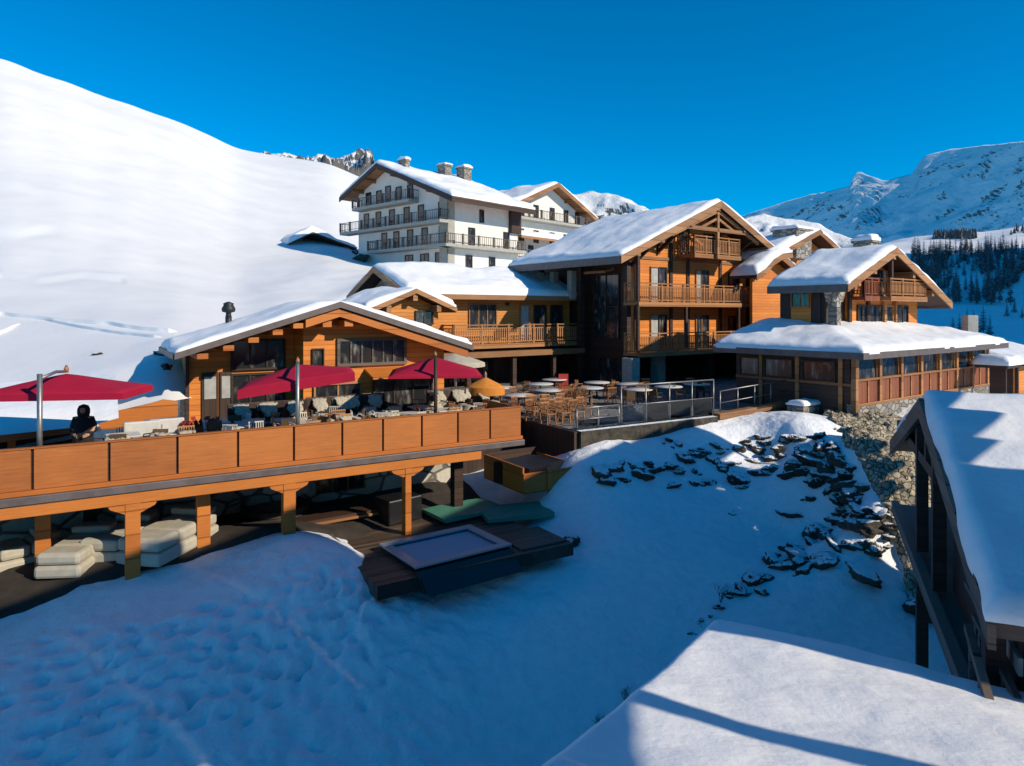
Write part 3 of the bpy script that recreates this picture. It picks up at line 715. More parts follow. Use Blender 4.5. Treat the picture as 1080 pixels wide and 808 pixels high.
# small orange gable in front of it
Sg = Bld('small_gable_annex', (7.47-.6*2.6, 42+.8*2.6), -4.75, U_RZ, 'small orange gabled annex with dark window tucked behind the terrace bar roof', 'building')
zs = lambda x: .98-.40*abs(x+14.1)
Sg.part('front_wall', MB().prism([(-16.2, 0, -4.6), (-12.35, 0, -4.6), (-12.35, 0, zs(-12.35)), (-14.1, 0, zs(-14.1)), (-16.2, 0, zs(-16.2))], (0, .2, 0)), 'yellowlarch')
Sg.part('side_wall', MB().box(-12.55, -12.35, .21, 3.0, -4.6, zs(-12.35)), 'yellowlarch')
Sg.gable_y(-16.9, -14.1, -11.7, .08, 1.2, .24, -.75, 4.2, T=.3, seed=5, verge=.2, purlins=(-15.6, -14.1, -12.7), res=.14)
Sg.window(-13.7, -12.75, -.55, .05, 0, fr='darkwood', nx=2)

# ================================================================== terrace bar on the deck
BRZ = math.atan2(.527, .85)
B = Bld('terrace_bar', (-11.3, 22.85), -4.25, BRZ, 'low orange timber bar with shallow snow roof and long window opening onto the deck', 'bar building')
bx_r, bz_r, bs = 5.33, .36, .315
zb = lambda x: bz_r-.24-bs*abs(x-bx_r)
B.part('front_wall', MB().prism([(4.27, 0, -4.2), (10, 0, -4.2), (10, 0, zb(10)), (bx_r, 0, zb(bx_r)), (4.27, 0, zb(4.27))], (0, .2, 0)), 'larch')
B.part('front_wall', MB().prism([(.6, 1.3, -4.2), (4.26, 1.3, -4.2), (4.26, 1.3, zb(4.26)), (.6, 1.3, zb(.6))], (0, .2, 0)), 'larch')
B.part('return_wall', MB().box(4.27, 4.45, .21, 1.29, -4.2, zb(4.27)-.03), 'larch')
B.part('side_wall', MB().box(.6, .8, 1.51, 4.2, -4.2, zb(.6)), 'larch')
B.part('side_wall', MB().box(9.8, 10.0, .21, 4.2, -4.2, zb(9.9)), 'larch')
B.gable_y(0-.05, bx_r, 10.75, bz_r-bs*5.38, bz_r, bz_r-bs*5.42, -1.0, 4.3, T=.2, seed=7, verge=.17, m='gutter', res=.14, t=.16)
in_ = MB()
in_.prism([(4.1, -.98, zb(4.1)+.02), (bx_r, -.98, zb(bx_r)+.02), (bx_r, -.98, zb(bx_r)-.26), (4.1, -.98, zb(4.1)-.26)], (0, .1, 0)); in_.prism([(bx_r, -.98, zb(bx_r)+.02), (10.6, -.98, zb(10.6)+.02), (10.6, -.98, zb(10.6)-.26), (bx_r, -.98, zb(bx_r)-.26)], (0, .1, 0))
B.part('inner_verge_board', in_, 'fascia')
pu = MB()
for x in (.75, 1.55, 2.35, 3.15, 3.85): pu.box(x-.17, x+.17, -.92, 1.2, zb(x)-.2, zb(x)-.02)
for x in (4.9, 5.7): pu.box(x-.16, x+.16, -.86, -.01, zb(x)-.5, zb(x)-.27)
B.part('rafter_end', pu, 'fascia')
B.window(5.62, 8.2, -1.92, -1.08, 0, fr='greywood', nx=6, t=.11)
B.window(4.62, 4.98, -1.98, -1.36, 0, fr='darkwood', nx=1, t=.04)
B.window(2.05, 3.85, -2.05, -1.05, 1.3, fr='darkwood', nx=3)
B.window(2.05, 3.85, -4.1, -2.3, 1.3, fr='darkwood', nx=3)
dr = MB().box(1.0, 1.55, 1.24, 1.296, -4.2, -2.15); d1 = B.part('door', dr, 'darkwood_v'); B.part('pane', MB().box(1.08, 1.47, 1.21, 1.237, -3.1, -2.3), 'curtain', d1)
dr = MB().box(1.6, 2.0, 1.24, 1.296, -4.2, -2.15); d1 = B.part('door', dr, 'darkwood_v'); B.part('pane', MB().box(1.66, 1.95, 1.21, 1.237, -3.1, -2.3), 'curtain', d1)
B.window(7.0, 9.4, -4.0, -2.5, 0, fr='darkwood', nx=3)
B.window(4.7, 6.4, -3.9, -2.7, 0, fr='beam', nx=2)
aw = MB().prism([(6.6, -.02, -2.15), (6.6, -.95, -2.42), (6.6, -.95, -2.5), (6.6, -.02, -2.23)], (3.2, 0, 0)); B.part('awning', aw, 'fascia')
B.part('back_wall', MB().prism([(.81, 4.0, -4.2), (9.79, 4.0, -4.2), (9.79, 4.0, zb(9.79)), (bx_r, 4.0, zb(bx_r)), (.81, 4.0, zb(.81))], (0, .2, 0)), 'larch')
gp = MB(); gp.box(.47, .59, 1.2, 1.5, -4.2, zb(.5)); B.part('corner_post', gp, 'darkwood')
ch = MB().lathe([(.12, 0), (.12, .5), (.10, .5), (.10, .62), (.24, .66), (.26, .78), (.18, .92), (.2, .98), (.05, 1.05)], (2.2, 3.1, zb(2.2)+.25), 12); B.part('chimney', ch, 'iron')

# ================================================================== chalet with the stone hearth on the right
V0 = (16.2, 33.0)
Cc = Bld('gabled_chalet', V0, -4.9, U_RZ, 'orange gabled chalet above a low snow covered restaurant at the right', 'chalet')
cr, cz, cs = 5.1, 3.41, .40
zc = lambda x: cz-.26-cs*abs(x-cr)
fw = MB().prism([(2.9, 1.4, -1.0), (11.0, 1.4, -1.0), (11.0, 1.4, zc(11)), (cr, 1.4, zc(cr)), (2.9, 1.4, zc(2.9))], (0, .2, 0))
Cc.part('front_wall', fw, 'larch')
Cc.part('front_wall', MB().prism([(.9, 1.6, -1.0), (2.89, 1.6, -1.0), (2.89, 1.6, zc(2.89)), (.9, 1.6, zc(.9))], (0, .2, 0)), 'darkwood_v')
Cc.part('side_wall', MB().box(.85, 1.05, 1.81, 3.9, -1.2, zc(.9)), 'darkwood_v')
Cc.part('larch_panel', MB().box(.79, .846, 2.3, 3.4, -.55, 1.05), 'larch')  # larch panel set on the dark-boarded side wall
Cc.window(2.4, 3.3, .35, 1.05, .784, fr='beam', nx=2, side='x')
Cc.part('side_wall', MB().box(10.8, 11.0, 1.61, 3.9, -1.2, zc(11)), 'larch')
Cc.part('back_wall', MB().prism([(.9, 3.9, -1.2), (11, 3.9, -1.2), (11, 3.9, zc(11)), (cr, 3.9, zc(cr)), (.9, 3.9, zc(.9))], (0, .2, 0)), 'darkwood')
Cc.gable_y(0, cr, 12.1, cz-cs*5.1, cz, cz-cs*7.0, 0, 4.2, T=.28, seed=11, purlins=(1.0, 3.0, 5.1, 7.4, 9.8), verge=.36, res=.17)
sp = MB().box(.75, 1.15, .9, 1.35, -1.0, .55); sp.prism([(.55, .9, .55), (1.35, .9, .55), (1.7, .9, 1.25), (.2, .9, 1.25)], (0, .45, 0)); Cc.part('stone_pillar', sp, 'stone')
tp = MB()
for x in (2.9, 4.9, 8.1): tp.box(x-.14, x+.14, 1.28, 1.396, -1.0, zc(x)-.1)
tp.beam((cr, .25, 1.6), (cr, .25, 3.0), .18, .18, up=(1, 0, 0)); Cc.part('timber_post', tp, 'darkwood')
Cc.balcony(2.95, 4.55, .6, 1.38, .86, h=.95, m='redwood', right=False, posts=.8)
Cc.balcony(4.7, 9.0, .1, 1.38, .86, h=.95, posts=1.4)
Cc.window(3.3, 3.8, 1.9, 2.35, 1.4, fr='darkwood', nx=1); Cc.window(5.4, 6.4, .95, 2.3, 1.4, fr='darkwood', nx=2); Cc.window(6.6, 7.0, .95, 2.3, 1.4, fr='beam', pane='curtain', nx=1); Cc.window(7.2, 7.8, .95, 1.9, 1.4, fr='darkwood', nx=1)
Cc.window(3.8, 4.7, -.75, .35, 1.4, fr='darkwood', nx=2); Cc.window(5.1, 6.4, -.75, .35, 1.4, fr='darkwood', nx=2); Cc.window(7.0, 7.7, -.75, .35, 1.4, fr='beam', nx=1); Cc.window(8.4, 9.6, -.75, .35, 1.4, fr='darkwood', nx=2)
sb_ = MB(); sb_.box(6.5, 6.75, 1.2, 1.395, -.9, .6); sb_.box(7.85, 8.0, 1.2, 1.395, -.9, .6); sb_.box(3.0, 10.9, 1.15, 1.39, -1.0, -.84); Cc.part('window_post', sb_, 'beam')
ch = MB().box(6.6, 7.5, 2.0, 3.0, 2.2, 4.0); ch.box(6.5, 7.6, 1.9, 3.1, 4.004, 4.12); cho = Cc.part('chimney', ch, 'stone')
snow_field('snow_cap', 6.5, 7.6, 1.9, 3.1, lambda X, Y: X*0+4.12, .3, cho, Cc.z0, res=.12, r=.3, seed=2)

# low restaurant wing wrapping its foot
Lw = Bld('restaurant_pavilion', V0, -4.95, U_RZ, 'low restaurant with red brown panels and thick snow roof below the gabled chalet', 'restaurant')
lx0, lx1, ly0, ly1 = -2.3, 13.2, -1.5, 4.6
Lw.part('front_wall', MB().box(lx0, lx1, ly0, ly0+.2, -2.06, -1.95), 'beam')
Lw.part('panel', MB().box(lx0, lx1, ly0, ly0+.2, -4.1, -3.05), 'redwood')
Lw.part('stone_base', MB().box(lx0-.08, lx1+.05, ly0-.08, ly0+.3, -5.4, -4.104), 'stone')
Lw.part('side_wall', MB().box(lx0, lx0+.2, ly0+.21, ly1, -4.9, -1.97), 'darkwood')
Lw.part('floor', MB().box(lx0+.25, lx1, ly0+.25, ly1, -4.9, -4.7), 'darkwood')
Lw.part('back_wall', MB().box(lx0+.25, lx1, ly1-.3, ly1-.1, -4.7, -1.97), 'darkwood')
Lw.part('side_wall', MB().box(lx1-.2, lx1, ly0+.31, ly1, -4.9, -1.97), 'redwood')
po = MB()
xs_ = np.linspace(lx0+.1, lx1-.12, 8)
for x in xs_: po.box(x-.11, x+.11, ly0-.1, ly0-.004, -4.1, -1.98)
po.box(lx0, lx1, ly0-.12, ly0-.101, -4.2, -4.08); Lw.part('post', po, 'rail')
for a, b in zip(xs_[:-1], xs_[1:]): Lw.window(a+.2, b-.2, -2.98, -2.13, ly0+.1, fr='rail', nx=1, t=.06)
tk = MB()
for a, b in zip(xs_[:-1], xs_[1:]): tk.box((a+b)/2-.05, (a+b)/2+.05, ly0-.05, ly0-.004, -4.08, -3.06)
tk.box(lx0+.12, lx1-.15, ly0-.09, ly0-.003, -3.08, -2.98); Lw.part('panel_batten', tk, 'rail')
Lw.window(-.6, .9, -3.1, -2.3, lx0-.0, fr='darkwood', pane='glass', nx=1, side='x'); Lw.window(1.5, 2.9, -3.1, -2.3, lx0, fr='darkwood', pane='glass', nx=1, side='x'); Lw.window(3.3, 4.3, -3.1, -2.3, lx0, fr='darkwood', nx=1, side='x')
sp_m = MB()
for y in (-.9, 1.2, 3.15): sp_m.box(lx0-.09, lx0-.004, y-.09, y+.09, -4.9, -1.98)
Lw.part('post', sp_m, 'rail')
sb_m = MB().box(lx0-.06, lx0-.003, ly0+.12, ly1, -3.3, -3.18); Lw.part('cross_beam', sb_m, 'rail')
Lw.part('corner_post', MB().box(lx0-.09, lx0+.12, ly0-.11, ly0+.1, -4.9, -1.96), 'beam')
rx0, rx1, ry0, ry1 = -3.1, 13.9, -2.25, 5.4
lowroof = lambda X, Y: -1.78+np.clip(np.minimum(np.minimum(X-rx0, (rx1-X)*.9), (Y-ry0)), 0, 3.9)*.26
xx = np.linspace(rx0, rx1, 30); yy = np.linspace(ry0, ry1, 16); XX, YY = np.meshgrid(xx, yy, indexing='ij')
rm = MB(); V1, F1 = grid_mesh(np.stack([XX, YY, lowroof(XX, YY)], -1)); rm.add(V1.tolist(), F1.tolist()); V1, F1 = grid_mesh(np.stack([XX, YY, lowroof(XX, YY)-.14], -1)); rm.add(V1.tolist(), F1.tolist())
rm.box(rx0-.06, rx1+.05, ry0-.07, ry0-.006, -2.02, -1.73); rm.box(rx0-.07, rx0-.006, ry0, ry1, -2.02, -1.73); rm.box(rx1+.006, rx1+.06, ry0, ry1, -2.02, -1.73)
lro = Lw.part('roof', rm, 'gutter')
snow_field('snow', rx0-.04, rx1+.04, ry0-.05, ry1, lowroof, .34, lro, Lw.z0, res=.18, r=.45, seed=21, low=.02)
for (a, b) in ((9.6, -3.6),):
    nb = MB().box(a, a+2.2, b, b+1.5, -2.95, -2.8); nbo = Lw.part('porch_roof', nb, 'darkwood'); snow_field('snow', a-.1, a+2.3, b-.1, b+1.6, lambda X, Y: X*0-2.79, .42, nbo, Lw.z0, res=.14, seed=3)
    Lw.part('porch_post', MB().box(a+.1, a+.25, b+.1, b+.25, -5.2, -2.96).box(a+1.9, a+2.05, b+.1, b+.25, -5.2, -2.96), 'darkwood')

# rear chalet with stone chimney block behind
Rc = Bld('rear_chalet', V0, -4.9, U_RZ, 'half hidden rear chalet with stone chimney block and curved snowy verges between the two chalets', 'chalet')
Rc.gable_y(9.4, 15.6, 21.2, 3.75, 6.1, 3.7, 10.0, 17, T=.45, seed=31, verge=.34, res=.25)
zr_ = lambda x: 5.75-.375*abs(x-15.6)
Rc.part('front_wall', MB().prism([(10.2, 11.2, -4.8), (20.4, 11.2, -4.8), (20.4, 11.2, zr_(20.4)), (15.6, 11.2, zr_(15.6)), (10.2, 11.2, zr_(10.2))], (0, .2, 0)), 'larch')
Rc.part('side_wall', MB().box(10.2, 10.4, 11.41, 16.5, -4.8, zr_(10.2)), 'darkwood')
ch = MB().box(12.7, 14.7, 10.1, 12.0, 3.9, 5.95); ch.box(12.6, 14.8, 10.0, 12.1, 5.954, 6.06); cho = Rc.part('chimney', ch, 'stone')
snow_field('snow_cap', 12.55, 14.85, 9.95, 12.15, lambda X, Y: X*0+6.06, .22, cho, Rc.z0, res=.14, r=.3, seed=9)
# lower connecting roof
lr = MB(); cv = [(7.3, 2.5), (8.3, 2.9), (9.3, 3.6), (10.4, 4.05), (11.6, 4.2)]
for (a, za), (b, zb_) in zip(cv[:-1], cv[1:]): lr.prism([(a, 9.8, za), (b, 9.8, zb_), (b, 9.8, zb_-.2), (a, 9.8, za-.2)], (0, 2.0, 0))
lro = Rc.part('connecting_roof', lr, 'darkwood')
vb = MB()
for (a, za), (b, zb_) in zip(cv[:-1], cv[1:]): vb.prism([(a, 9.72, za+.04), (b, 9.72, zb_+.04), (b, 9.72, zb_-.36), (a, 9.72, za-.36)], (0, .075, 0))
Rc.part('verge_board', vb, 'beam', lro)
snow_field('snow', 7.3, 11.6, 9.75, 11.8, lambda X, Y: np.interp(X, [c[0] for c in cv], [c[1] for c in cv])+.02, .45, lro, Rc.z0, res=.18, seed=33)
Rc.part('connecting_wall', MB().box(7.8, 11.6, 10.4, 10.6, -4.8, 2.4), 'larch')
# ================================================================== white hotel up the slope
H = Bld('white_hotel', (-6.6, 70), 3.6, math.atan2(.737, .676), 'large white plastered hotel with rows of balconies under a snow roof up the slope', 'hotel')
hz0 = 3.6
hy, hzr = 9.9, 16.5
hs = .405
zh = lambda y: hzr-.35-hs*abs(y-hy)
H.part('gable_wall', MB().prism([(0, 0, hz0), (0, 15.6, hz0), (0, 15.6, zh(15.6)), (0, hy, zh(hy)), (0, 0, zh(0))], (.3, 0, 0)), 'plaster')
H.part('front_wall', MB().box(.31, 10.4, 0, .3, hz0, zh(0)), 'plaster')
H.part('back_wall', MB().box(.31, 10.4, 15.3, 15.6, hz0, zh(15.6)), 'plaster')
H.part('end_wall', MB().prism([(10.41, 0, hz0), (10.41, 15.6, hz0), (10.41, 15.6, zh(15.6)), (10.41, hy, zh(hy)), (10.41, 0, zh(0))], (.3, 0, 0)), 'plaster')
rf = MB(); rf.prism([(-1.6, -2.4, zh(-2.4)+.3), (-1.6, hy, hzr), (-1.6, hy, hzr-.3), (-1.6, -2.4, zh(-2.4))], (12.6, 0, 0)); rf.prism([(-1.6, hy, hzr), (-1.6, 17.0, zh(17)+.3), (-1.6, 17.0, zh(17)), (-1.6, hy, hzr-.3)], (12.6, 0, 0))
hro = H.part('roof', rf, 'beam')
vb = MB().prism([(-1.7, -2.5, zh(-2.5)+.34), (-1.7, hy, hzr+.05), (-1.7, hy, hzr-.5), (-1.7, -2.5, zh(-2.5)-.2)], (.09, 0, 0)); vb.prism([(-1.7, hy, hzr+.05), (-1.7, 17.1, zh(17.1)+.34), (-1.7, 17.1, zh(17.1)-.2), (-1.7, hy, hzr-.5)], (.09, 0, 0)); vb.box(-1.6, 11, -2.52, -2.405, zh(-2.5)-.15, zh(-2.5)+.3); H.part('verge_board', vb, 'darkwood', hro)
snow_field('snow', -1.62, 11.0, -2.42, 17.0, lambda X, Y: hzr-hs*np.abs(Y-hy)+.03, .5, hro, H.z0, res=.35, r=.5, seed=41)
rk = MB()
for y in (1.5, 4.5, 7.5, hy, 12.3, 14.6): rk.box(-1.55, -.01, y-.12, y+.12, zh(y)-.35, zh(y)-.02)
H.part('purlin', rk, 'beam', hro)
def hbalc(x0, x1, y0, y1, z):
    fl = MB().box(x0, x1, y0, y1, z-.32, z); o = H.part('balcony', fl, 'pillar')
    r = MB()
    def run(p, q):
        p = Vector(p); q = Vector(q); n = int((q-p).length/.28)
        r.beam(p+Vector((0, 0, 1.02)), q+Vector((0, 0, 1.02)), .07, .07); r.beam(p+Vector((0, 0, .2)), q+Vector((0, 0, .2)), .05, .05)
        for i in range(n+1):
            c = p.lerp(q, i/n); t_ = .16 if i % 8 == 0 else .035
            r.beam(c, c+Vector((0, 0, 1.1 if i % 8 == 0 else 1.0)), t_, t_, up=(1, 0, 0))
    if x1-x0 > y1-y0: run((x0+.05, y0+.06, z), (x1-.05, y0+.06, z)); run((x1-.05, y1, z), (x1-.05, y0+.06, z))
    else: run((x0+.06, y0+.05, z), (x0+.06, y1-.05, z)); run((x0+.06, y1-.05, z), (x1, y1-.05, z)); run((x0+.06, y0+.05, z), (x1, y0+.05, z))
    H.part('railing', r, 'greywood', o); return o
hbalc(-1.35, -.01, 4.6, 15.0, 12.1); hbalc(-1.35, -.01, -.3, 17.5, 9.5); hbalc(-1.35, -.01, -1.2, 12.0, 7.0); hbalc(-1.3, 10.8, -1.25, -.01, 7.0)
def hwin(y, z, h=1.9, w_=.8, arch=True, side='x', pane='glass'):
    f = H.window(y-w_/2, y+w_/2, z, z+h, -.002, fr='darkwood', pane=pane, nx=1 if w_ < 1 else 2, side=side, depth=.08, t=.09)
for y in (6.0, 8.0, hy, 11.6, 13.6): hwin(y, 12.15, 1.7 if y != hy else 2.0)
for y in (.9, 4.2, 6.6, 9.2, 11.7, 14.0): hwin(y, 9.55)
for y in (.8, 3.6, 6.0, 8.4, 10.6): hwin(y, 7.05)
for y in (1.2, 3.6, 6.2): hwin(y, 4.3, 1.9, 1.2)
for x in (4.9,): hwin(x, 9.8, 1.2, .5, side=None)
for x in (3.4, 8.8): hwin(x, 7.05, 1.9, .8, side=None)
for x in (3.0, 6.5): hwin(x, 4.5, 1.5, .8, side=None)
H.part('corner_quoin', MB().box(-.12, -.004, -.1, 1.15, hz0, zh(0)-.1).box(-.12, .9, -.1, -.004, hz0, zh(0)-.1), 'pillar')
H.part('timber_bay', MB().box(9.2, 10.8, -.5, -.01, 9.0, zh(0)-.2), 'darkwood')
for (x, y, w_, hh) in ((1.6, 8.8, .55, 17.2), (6.3, 7.4, 1.0, 17.2), (8.2, 6.2, 1.2, 17.0)):
    z0_ = zh(y)
    ch = MB().box(x, x+w_, y, y+1.3, z0_, hh); ch.box(x-.1, x+w_+.1, y-.1, y+1.4, hh+.004, hh+.2); co_ = H.part('chimney', ch, 'stone')
    snow_field('snow_cap', x-.12, x+w_+.12, y-.12, y+1.42, lambda X, Y: X*0+hh+.2, .3, co_, H.z0, res=.15, r=.3, seed=x)
# second wing, its gable to the valley
K = Bld('white_hotel_annex', (-8.1, 71.35), 3.6, math.atan2(.737, .676), 'white hotel annex with wide brown gable behind the tall chalet roof', 'hotel')
kx, kz, ks = 18.8, 16.0, .43
zk = lambda x: kz-.3-ks*abs(x-kx)
K.part('front_wall', MB().prism([(11.0, 0, hz0), (26.2, 0, hz0), (26.2, 0, zk(26.2)), (kx, 0, zk(kx)), (11.0, 0, zk(11))], (0, .3, 0)), 'plaster')
K.part('side_wall', MB().box(25.9, 26.2, .31, 12, hz0, zk(26.2)), 'plaster')
K.gable_y(10.4, kx, 27.2, kz-ks*8.4, kz, kz-ks*8.4, -1.5, 12, T=.45, seed=43, verge=.5, res=.35, purlins=(12.5, 15, 18.8, 22, 25), soffit='beam')
def kb(x0, x1, z):
    fl = MB().box(x0, x1, -1.3, -.01, z-.3, z); o = K.part('balcony', fl, 'pillar'); r = MB()
    p = Vector((x0, -1.24, z)); q = Vector((x1, -1.24, z)); n = int((x1-x0)/.28)
    r.beam(p+Vector((0, 0, 1.02)), q+Vector((0, 0, 1.02)), .07, .07)
    for i in range(n+1):
        c = p.lerp(q, i/n); t_ = .18 if i % 8 == 0 else .035; r.beam(c, c+Vector((0, 0, 1.1 if i % 8 == 0 else 1.0)), t_, t_, up=(1, 0, 0))
    K.part('railing', r, 'greywood', o)
kb(11.4, 26.4, 11.3); kb(10.8, 26.4, 6.4)
for x in (13.6, 16.3, 19.4, 22.2, 24.6): K.window(x-.4, x+.4, 11.35, 13.1, 0, fr='darkwood', nx=1, depth=.08)
for x in (13.6, 16.3, 19.4, 22.2, 24.6): K.window(x-.4, x+.4, 8.6, 10.0, 0, fr='darkwood', nx=1, depth=.08)
for x in (12.4, 15.3, 18.2): K.window(x-.4, x+.4, 6.45, 8.1, 0, fr='darkwood', nx=1, depth=.08)
lr = MB().prism([(11.2, -.02, 9.5), (11.2, -2.2, 8.9), (11.2, -2.2, 8.6), (11.2, -.02, 9.2)], (9, 0, 0)); lo = K.part('lean_to_roof', lr, 'beam')
snow_field('snow', 11.2, 20.2, -2.2, -.03, lambda X, Y: 9.5+.275*Y+.02, .35, lo, K.z0, res=.2, seed=45)

# snow buried hut beside the hotel
bh = at(326, 246, 86); zz = bh.z-4.5
Bh = Bld('buried_hut', (bh.x, bh.y), zz, R(38), 'small hut almost buried in snow left of the white hotel', 'hut')
Bh.part('wall', MB().box(-2.2, 5.5, 0, .2, zz, zz+3.0), 'plaster'); Bh.part('wall', MB().box(-2.2, -2.0, .21, 5, zz, zz+3.0), 'plaster')
rf = MB().prism([(-2.8, -.6, zz+3.0), (.2, -.6, zz+4.6), (6.2, -.6, zz+2.9), (6.2, -.6, zz+2.7), (.2, -.6, zz+4.4), (-2.8, -.6, zz+2.8)], (0, 6, 0)); ro = Bh.part('roof', rf, 'darkwood')
snow_field('snow', -2.85, 6.25, -.65, 5.45, lambda X, Y: np.where(X < .2, zz+3.0+(X+2.8)*.533, zz+4.6-(X-.2)*.283)+.02, .6, ro, zz, res=.25, seed=51)

# ================================================================== deck
dd = Vector((12.17, 7.5, 0)).normalized(); DRZ = math.atan2(dd.y, dd.x)
DK = Bld('wooden_deck', (-11.85, 15.8), -6.8, DRZ, 'raised wooden sun deck with orange board parapet on square timber posts', 'deck')
DL = 14.3
dx0 = -9.0
ztop = -3.18; zf = -4.2
DK.part('floor', MB().box(dx0, DL-.02, .13, 5.2, zf-.12, zf), 'deckfloor')
# panel seams from the photograph
def deck_x(px):
    a = (px-CX)/F; return ((a*15.8+11.85)/(dd.x-a*dd.y))
seams = [dx0, -6.4, -4.2, -2.0, deck_x(34), deck_x(115), deck_x(187), deck_x(251), deck_x(310), deck_x(361), deck_x(404), deck_x(445), deck_x(483), deck_x(517), DL]
for a, b in zip(seams[:-1], seams[1:]):
    DK.part('parapet_panel', MB().box(a+.03, b-.03, 0, .06, zf+.02, ztop-.035), 'panel', bevel=.008)
pp = MB()
for s_ in seams[:-1]: pp.box(s_-.05, s_+.05, .065, .15, zf-.3, ztop-.04)
DK.part('parapet_post', pp, 'darkwood')
DK.part('handrail', MB().box(dx0, DL+.02, -.03, .13, ztop-.034, ztop), 'fascia', bevel=.008)
DK.part('end_panel', MB().box(DL-.06, DL, .13, 2.6, zf+.02, ztop-.04), 'panel')
DK.part('fascia_board', MB().box(dx0, DL+.02, -.06, .128, zf-.10, zf+.015), 'fascia', bevel=.01)
DK.part('gutter', MB().box(dx0, DL+.05, -.14, .10, zf-.30, zf-.104), 'gutter', bevel=.02)
DK.part('edge_beam', MB().box(dx0, DL-1.6, -.08, .16, zf-.60, zf-.304), 'fascia', bevel=.015)
rb = MB().box(dx0, DL-1.8, 2.2, 2.4, zf-.5, zf-.13); rb.box(dx0, DL-1.8, 4.6, 4.8, zf-.5, zf-.13)
DK.part('rear_beam', rb, 'fascia')
jo = MB()
for i in range(38): jo.box(dx0+.2+i*.58, dx0+.28+i*.58, .2, 5.1, zf-.34, zf-.124)
DK.part('joist', jo, 'darkwood')
def dpost(px, yy, corb=True, zbot=-6.85):
    x = deck_x(px)
    if yy > 1: x = deck_x(px) if False else x
    hw = .10 if px == 430 else .17
    p = MB().box(x-hw, x+hw, yy, yy+.3, zbot, zf-.604 if yy < 1 else zf-.504)
    if corb:
        p.prism([(x-.55, yy+.02, zf-.604), (x+.55, yy+.02, zf-.604), (x+.5, yy+.02, zf-.7), (x+.17, yy+.02, zf-.86), (x-.17, yy+.02, zf-.86), (x-.5, yy+.02, zf-.7)], (0, .26, 0))
    DK.part('post', p, 'fascia', bevel=.012)
for px in (140, 305, 430): dpost(px, -.06)
for x in (-5.2, -1.5): 
    DK.part('post', MB().box(x-.16, x+.16, -.06, .24, -6.9, zf-.604), 'fascia', bevel=.012)
def dxy(px, Yd):                             # deck frame x for a sight column crossing the line y=Yd of the deck
    o = Vector((-11.85, 15.8, 0))+Vector((-dd.y, dd.x, 0))*Yd; a = (px-CX)/F
    return (a*o.y-o.x)/(dd.x-a*dd.y)
for px, yd in ((45, 1.5), (215, .75), (95, 3.4), (484, 1.2)):
    x = dxy(px, yd); DK.part('post', MB().box(x-.17, x+.17, yd, yd+.32, -6.9, zf-.125), 'fascia' if px in (45, 215) else 'darkwood', bevel=.012)
def deckp(x, y, z):  return DK.world(x, y, z)
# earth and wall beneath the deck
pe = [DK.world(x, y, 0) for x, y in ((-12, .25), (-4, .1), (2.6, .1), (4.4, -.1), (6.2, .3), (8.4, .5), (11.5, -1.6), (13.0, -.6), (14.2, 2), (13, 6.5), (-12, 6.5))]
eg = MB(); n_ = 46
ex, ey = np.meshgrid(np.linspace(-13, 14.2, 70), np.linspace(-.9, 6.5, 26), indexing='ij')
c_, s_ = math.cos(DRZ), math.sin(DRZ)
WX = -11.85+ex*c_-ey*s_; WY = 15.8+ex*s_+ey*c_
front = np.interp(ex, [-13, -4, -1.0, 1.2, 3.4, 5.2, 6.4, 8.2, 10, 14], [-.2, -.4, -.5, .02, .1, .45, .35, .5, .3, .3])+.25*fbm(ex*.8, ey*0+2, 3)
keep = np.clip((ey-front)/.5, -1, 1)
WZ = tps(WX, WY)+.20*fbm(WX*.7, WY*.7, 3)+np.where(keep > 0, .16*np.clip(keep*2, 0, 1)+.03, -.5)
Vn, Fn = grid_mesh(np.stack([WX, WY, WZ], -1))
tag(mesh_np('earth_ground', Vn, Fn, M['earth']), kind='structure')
Uw = Bld('undercroft_wall', (-11.85, 15.8), -7.0, DRZ, 'pale block stone wall in the gloom behind the deck posts', 'stone wall')
uw = MB().box(-13, 8.4, 4.0, 4.4, -7.0, zf-.35); uw.box(8.4, 10.2, 4.0, 4.4, -7.0, -6.3); uw.box(10.2, 13.6, 4.0, 4.4, -7.0, zf-.35); uw.box(8.4, 10.2, 4.0, 4.4, zf-.55, zf-.35)
Uw.part('wall', uw, 'palestone')
Uw.window(8.45, 10.15, -6.28, zf-.58, 4.15, fr='beam', nx=3)
# ================================================================== terrace
ter = [(-2.4, 27.8), (.5, 29.6), (2.4, 26.3), (8.9, 30.1), (13.4, 33.2), (20, 38), (32, 48), (10, 62), (-20, 42), (-8, 30.5)]
def clean_poly(pts, z0, z1): return MB().prism([(x, y, z0) for x, y in pts], (0, 0, z1-z0))
tag(clean_poly(ter, -4.9, -4.6).build('terrace', M['flag']), kind='structure')
def strip_wall(name, pts, z0, z1, th, m, label, cat):
    w_ = MB()
    for (x0, y0), (x1, y1) in zip(pts[:-1], pts[1:]):
        w_.beam((x0, y0, (z0+z1)/2), (x1, y1, (z0+z1)/2), th, z1-z0)
    o = w_.build(name, M[m]); tag(o, label, cat); return o
strip_wall('retaining_wall', [(-2.3, 27.6), (.5, 29.4), (2.5, 26.1)], -7.4, -4.55, .3, 'darkwood_v', 'dark boarded retaining wall between the deck end and the glass railing', 'wall')
strip_wall('plinth_wall', [(2.55, 26.12), (8.9, 29.9)], -6.2, -4.52, .3, 'rock', 'dark stone plinth under the glass railing above the snow bank', 'wall')
rk = MB().beam((9.0, 30.0, -4.55), (13.4, 33.0, -4.35), .35, .25); o = rk.build('ramp_kerb', M['beam']); tag(o, 'pale timber kerb along the ramp toward the restaurant', 'kerb')
sw = on(862, 436, -4.5)
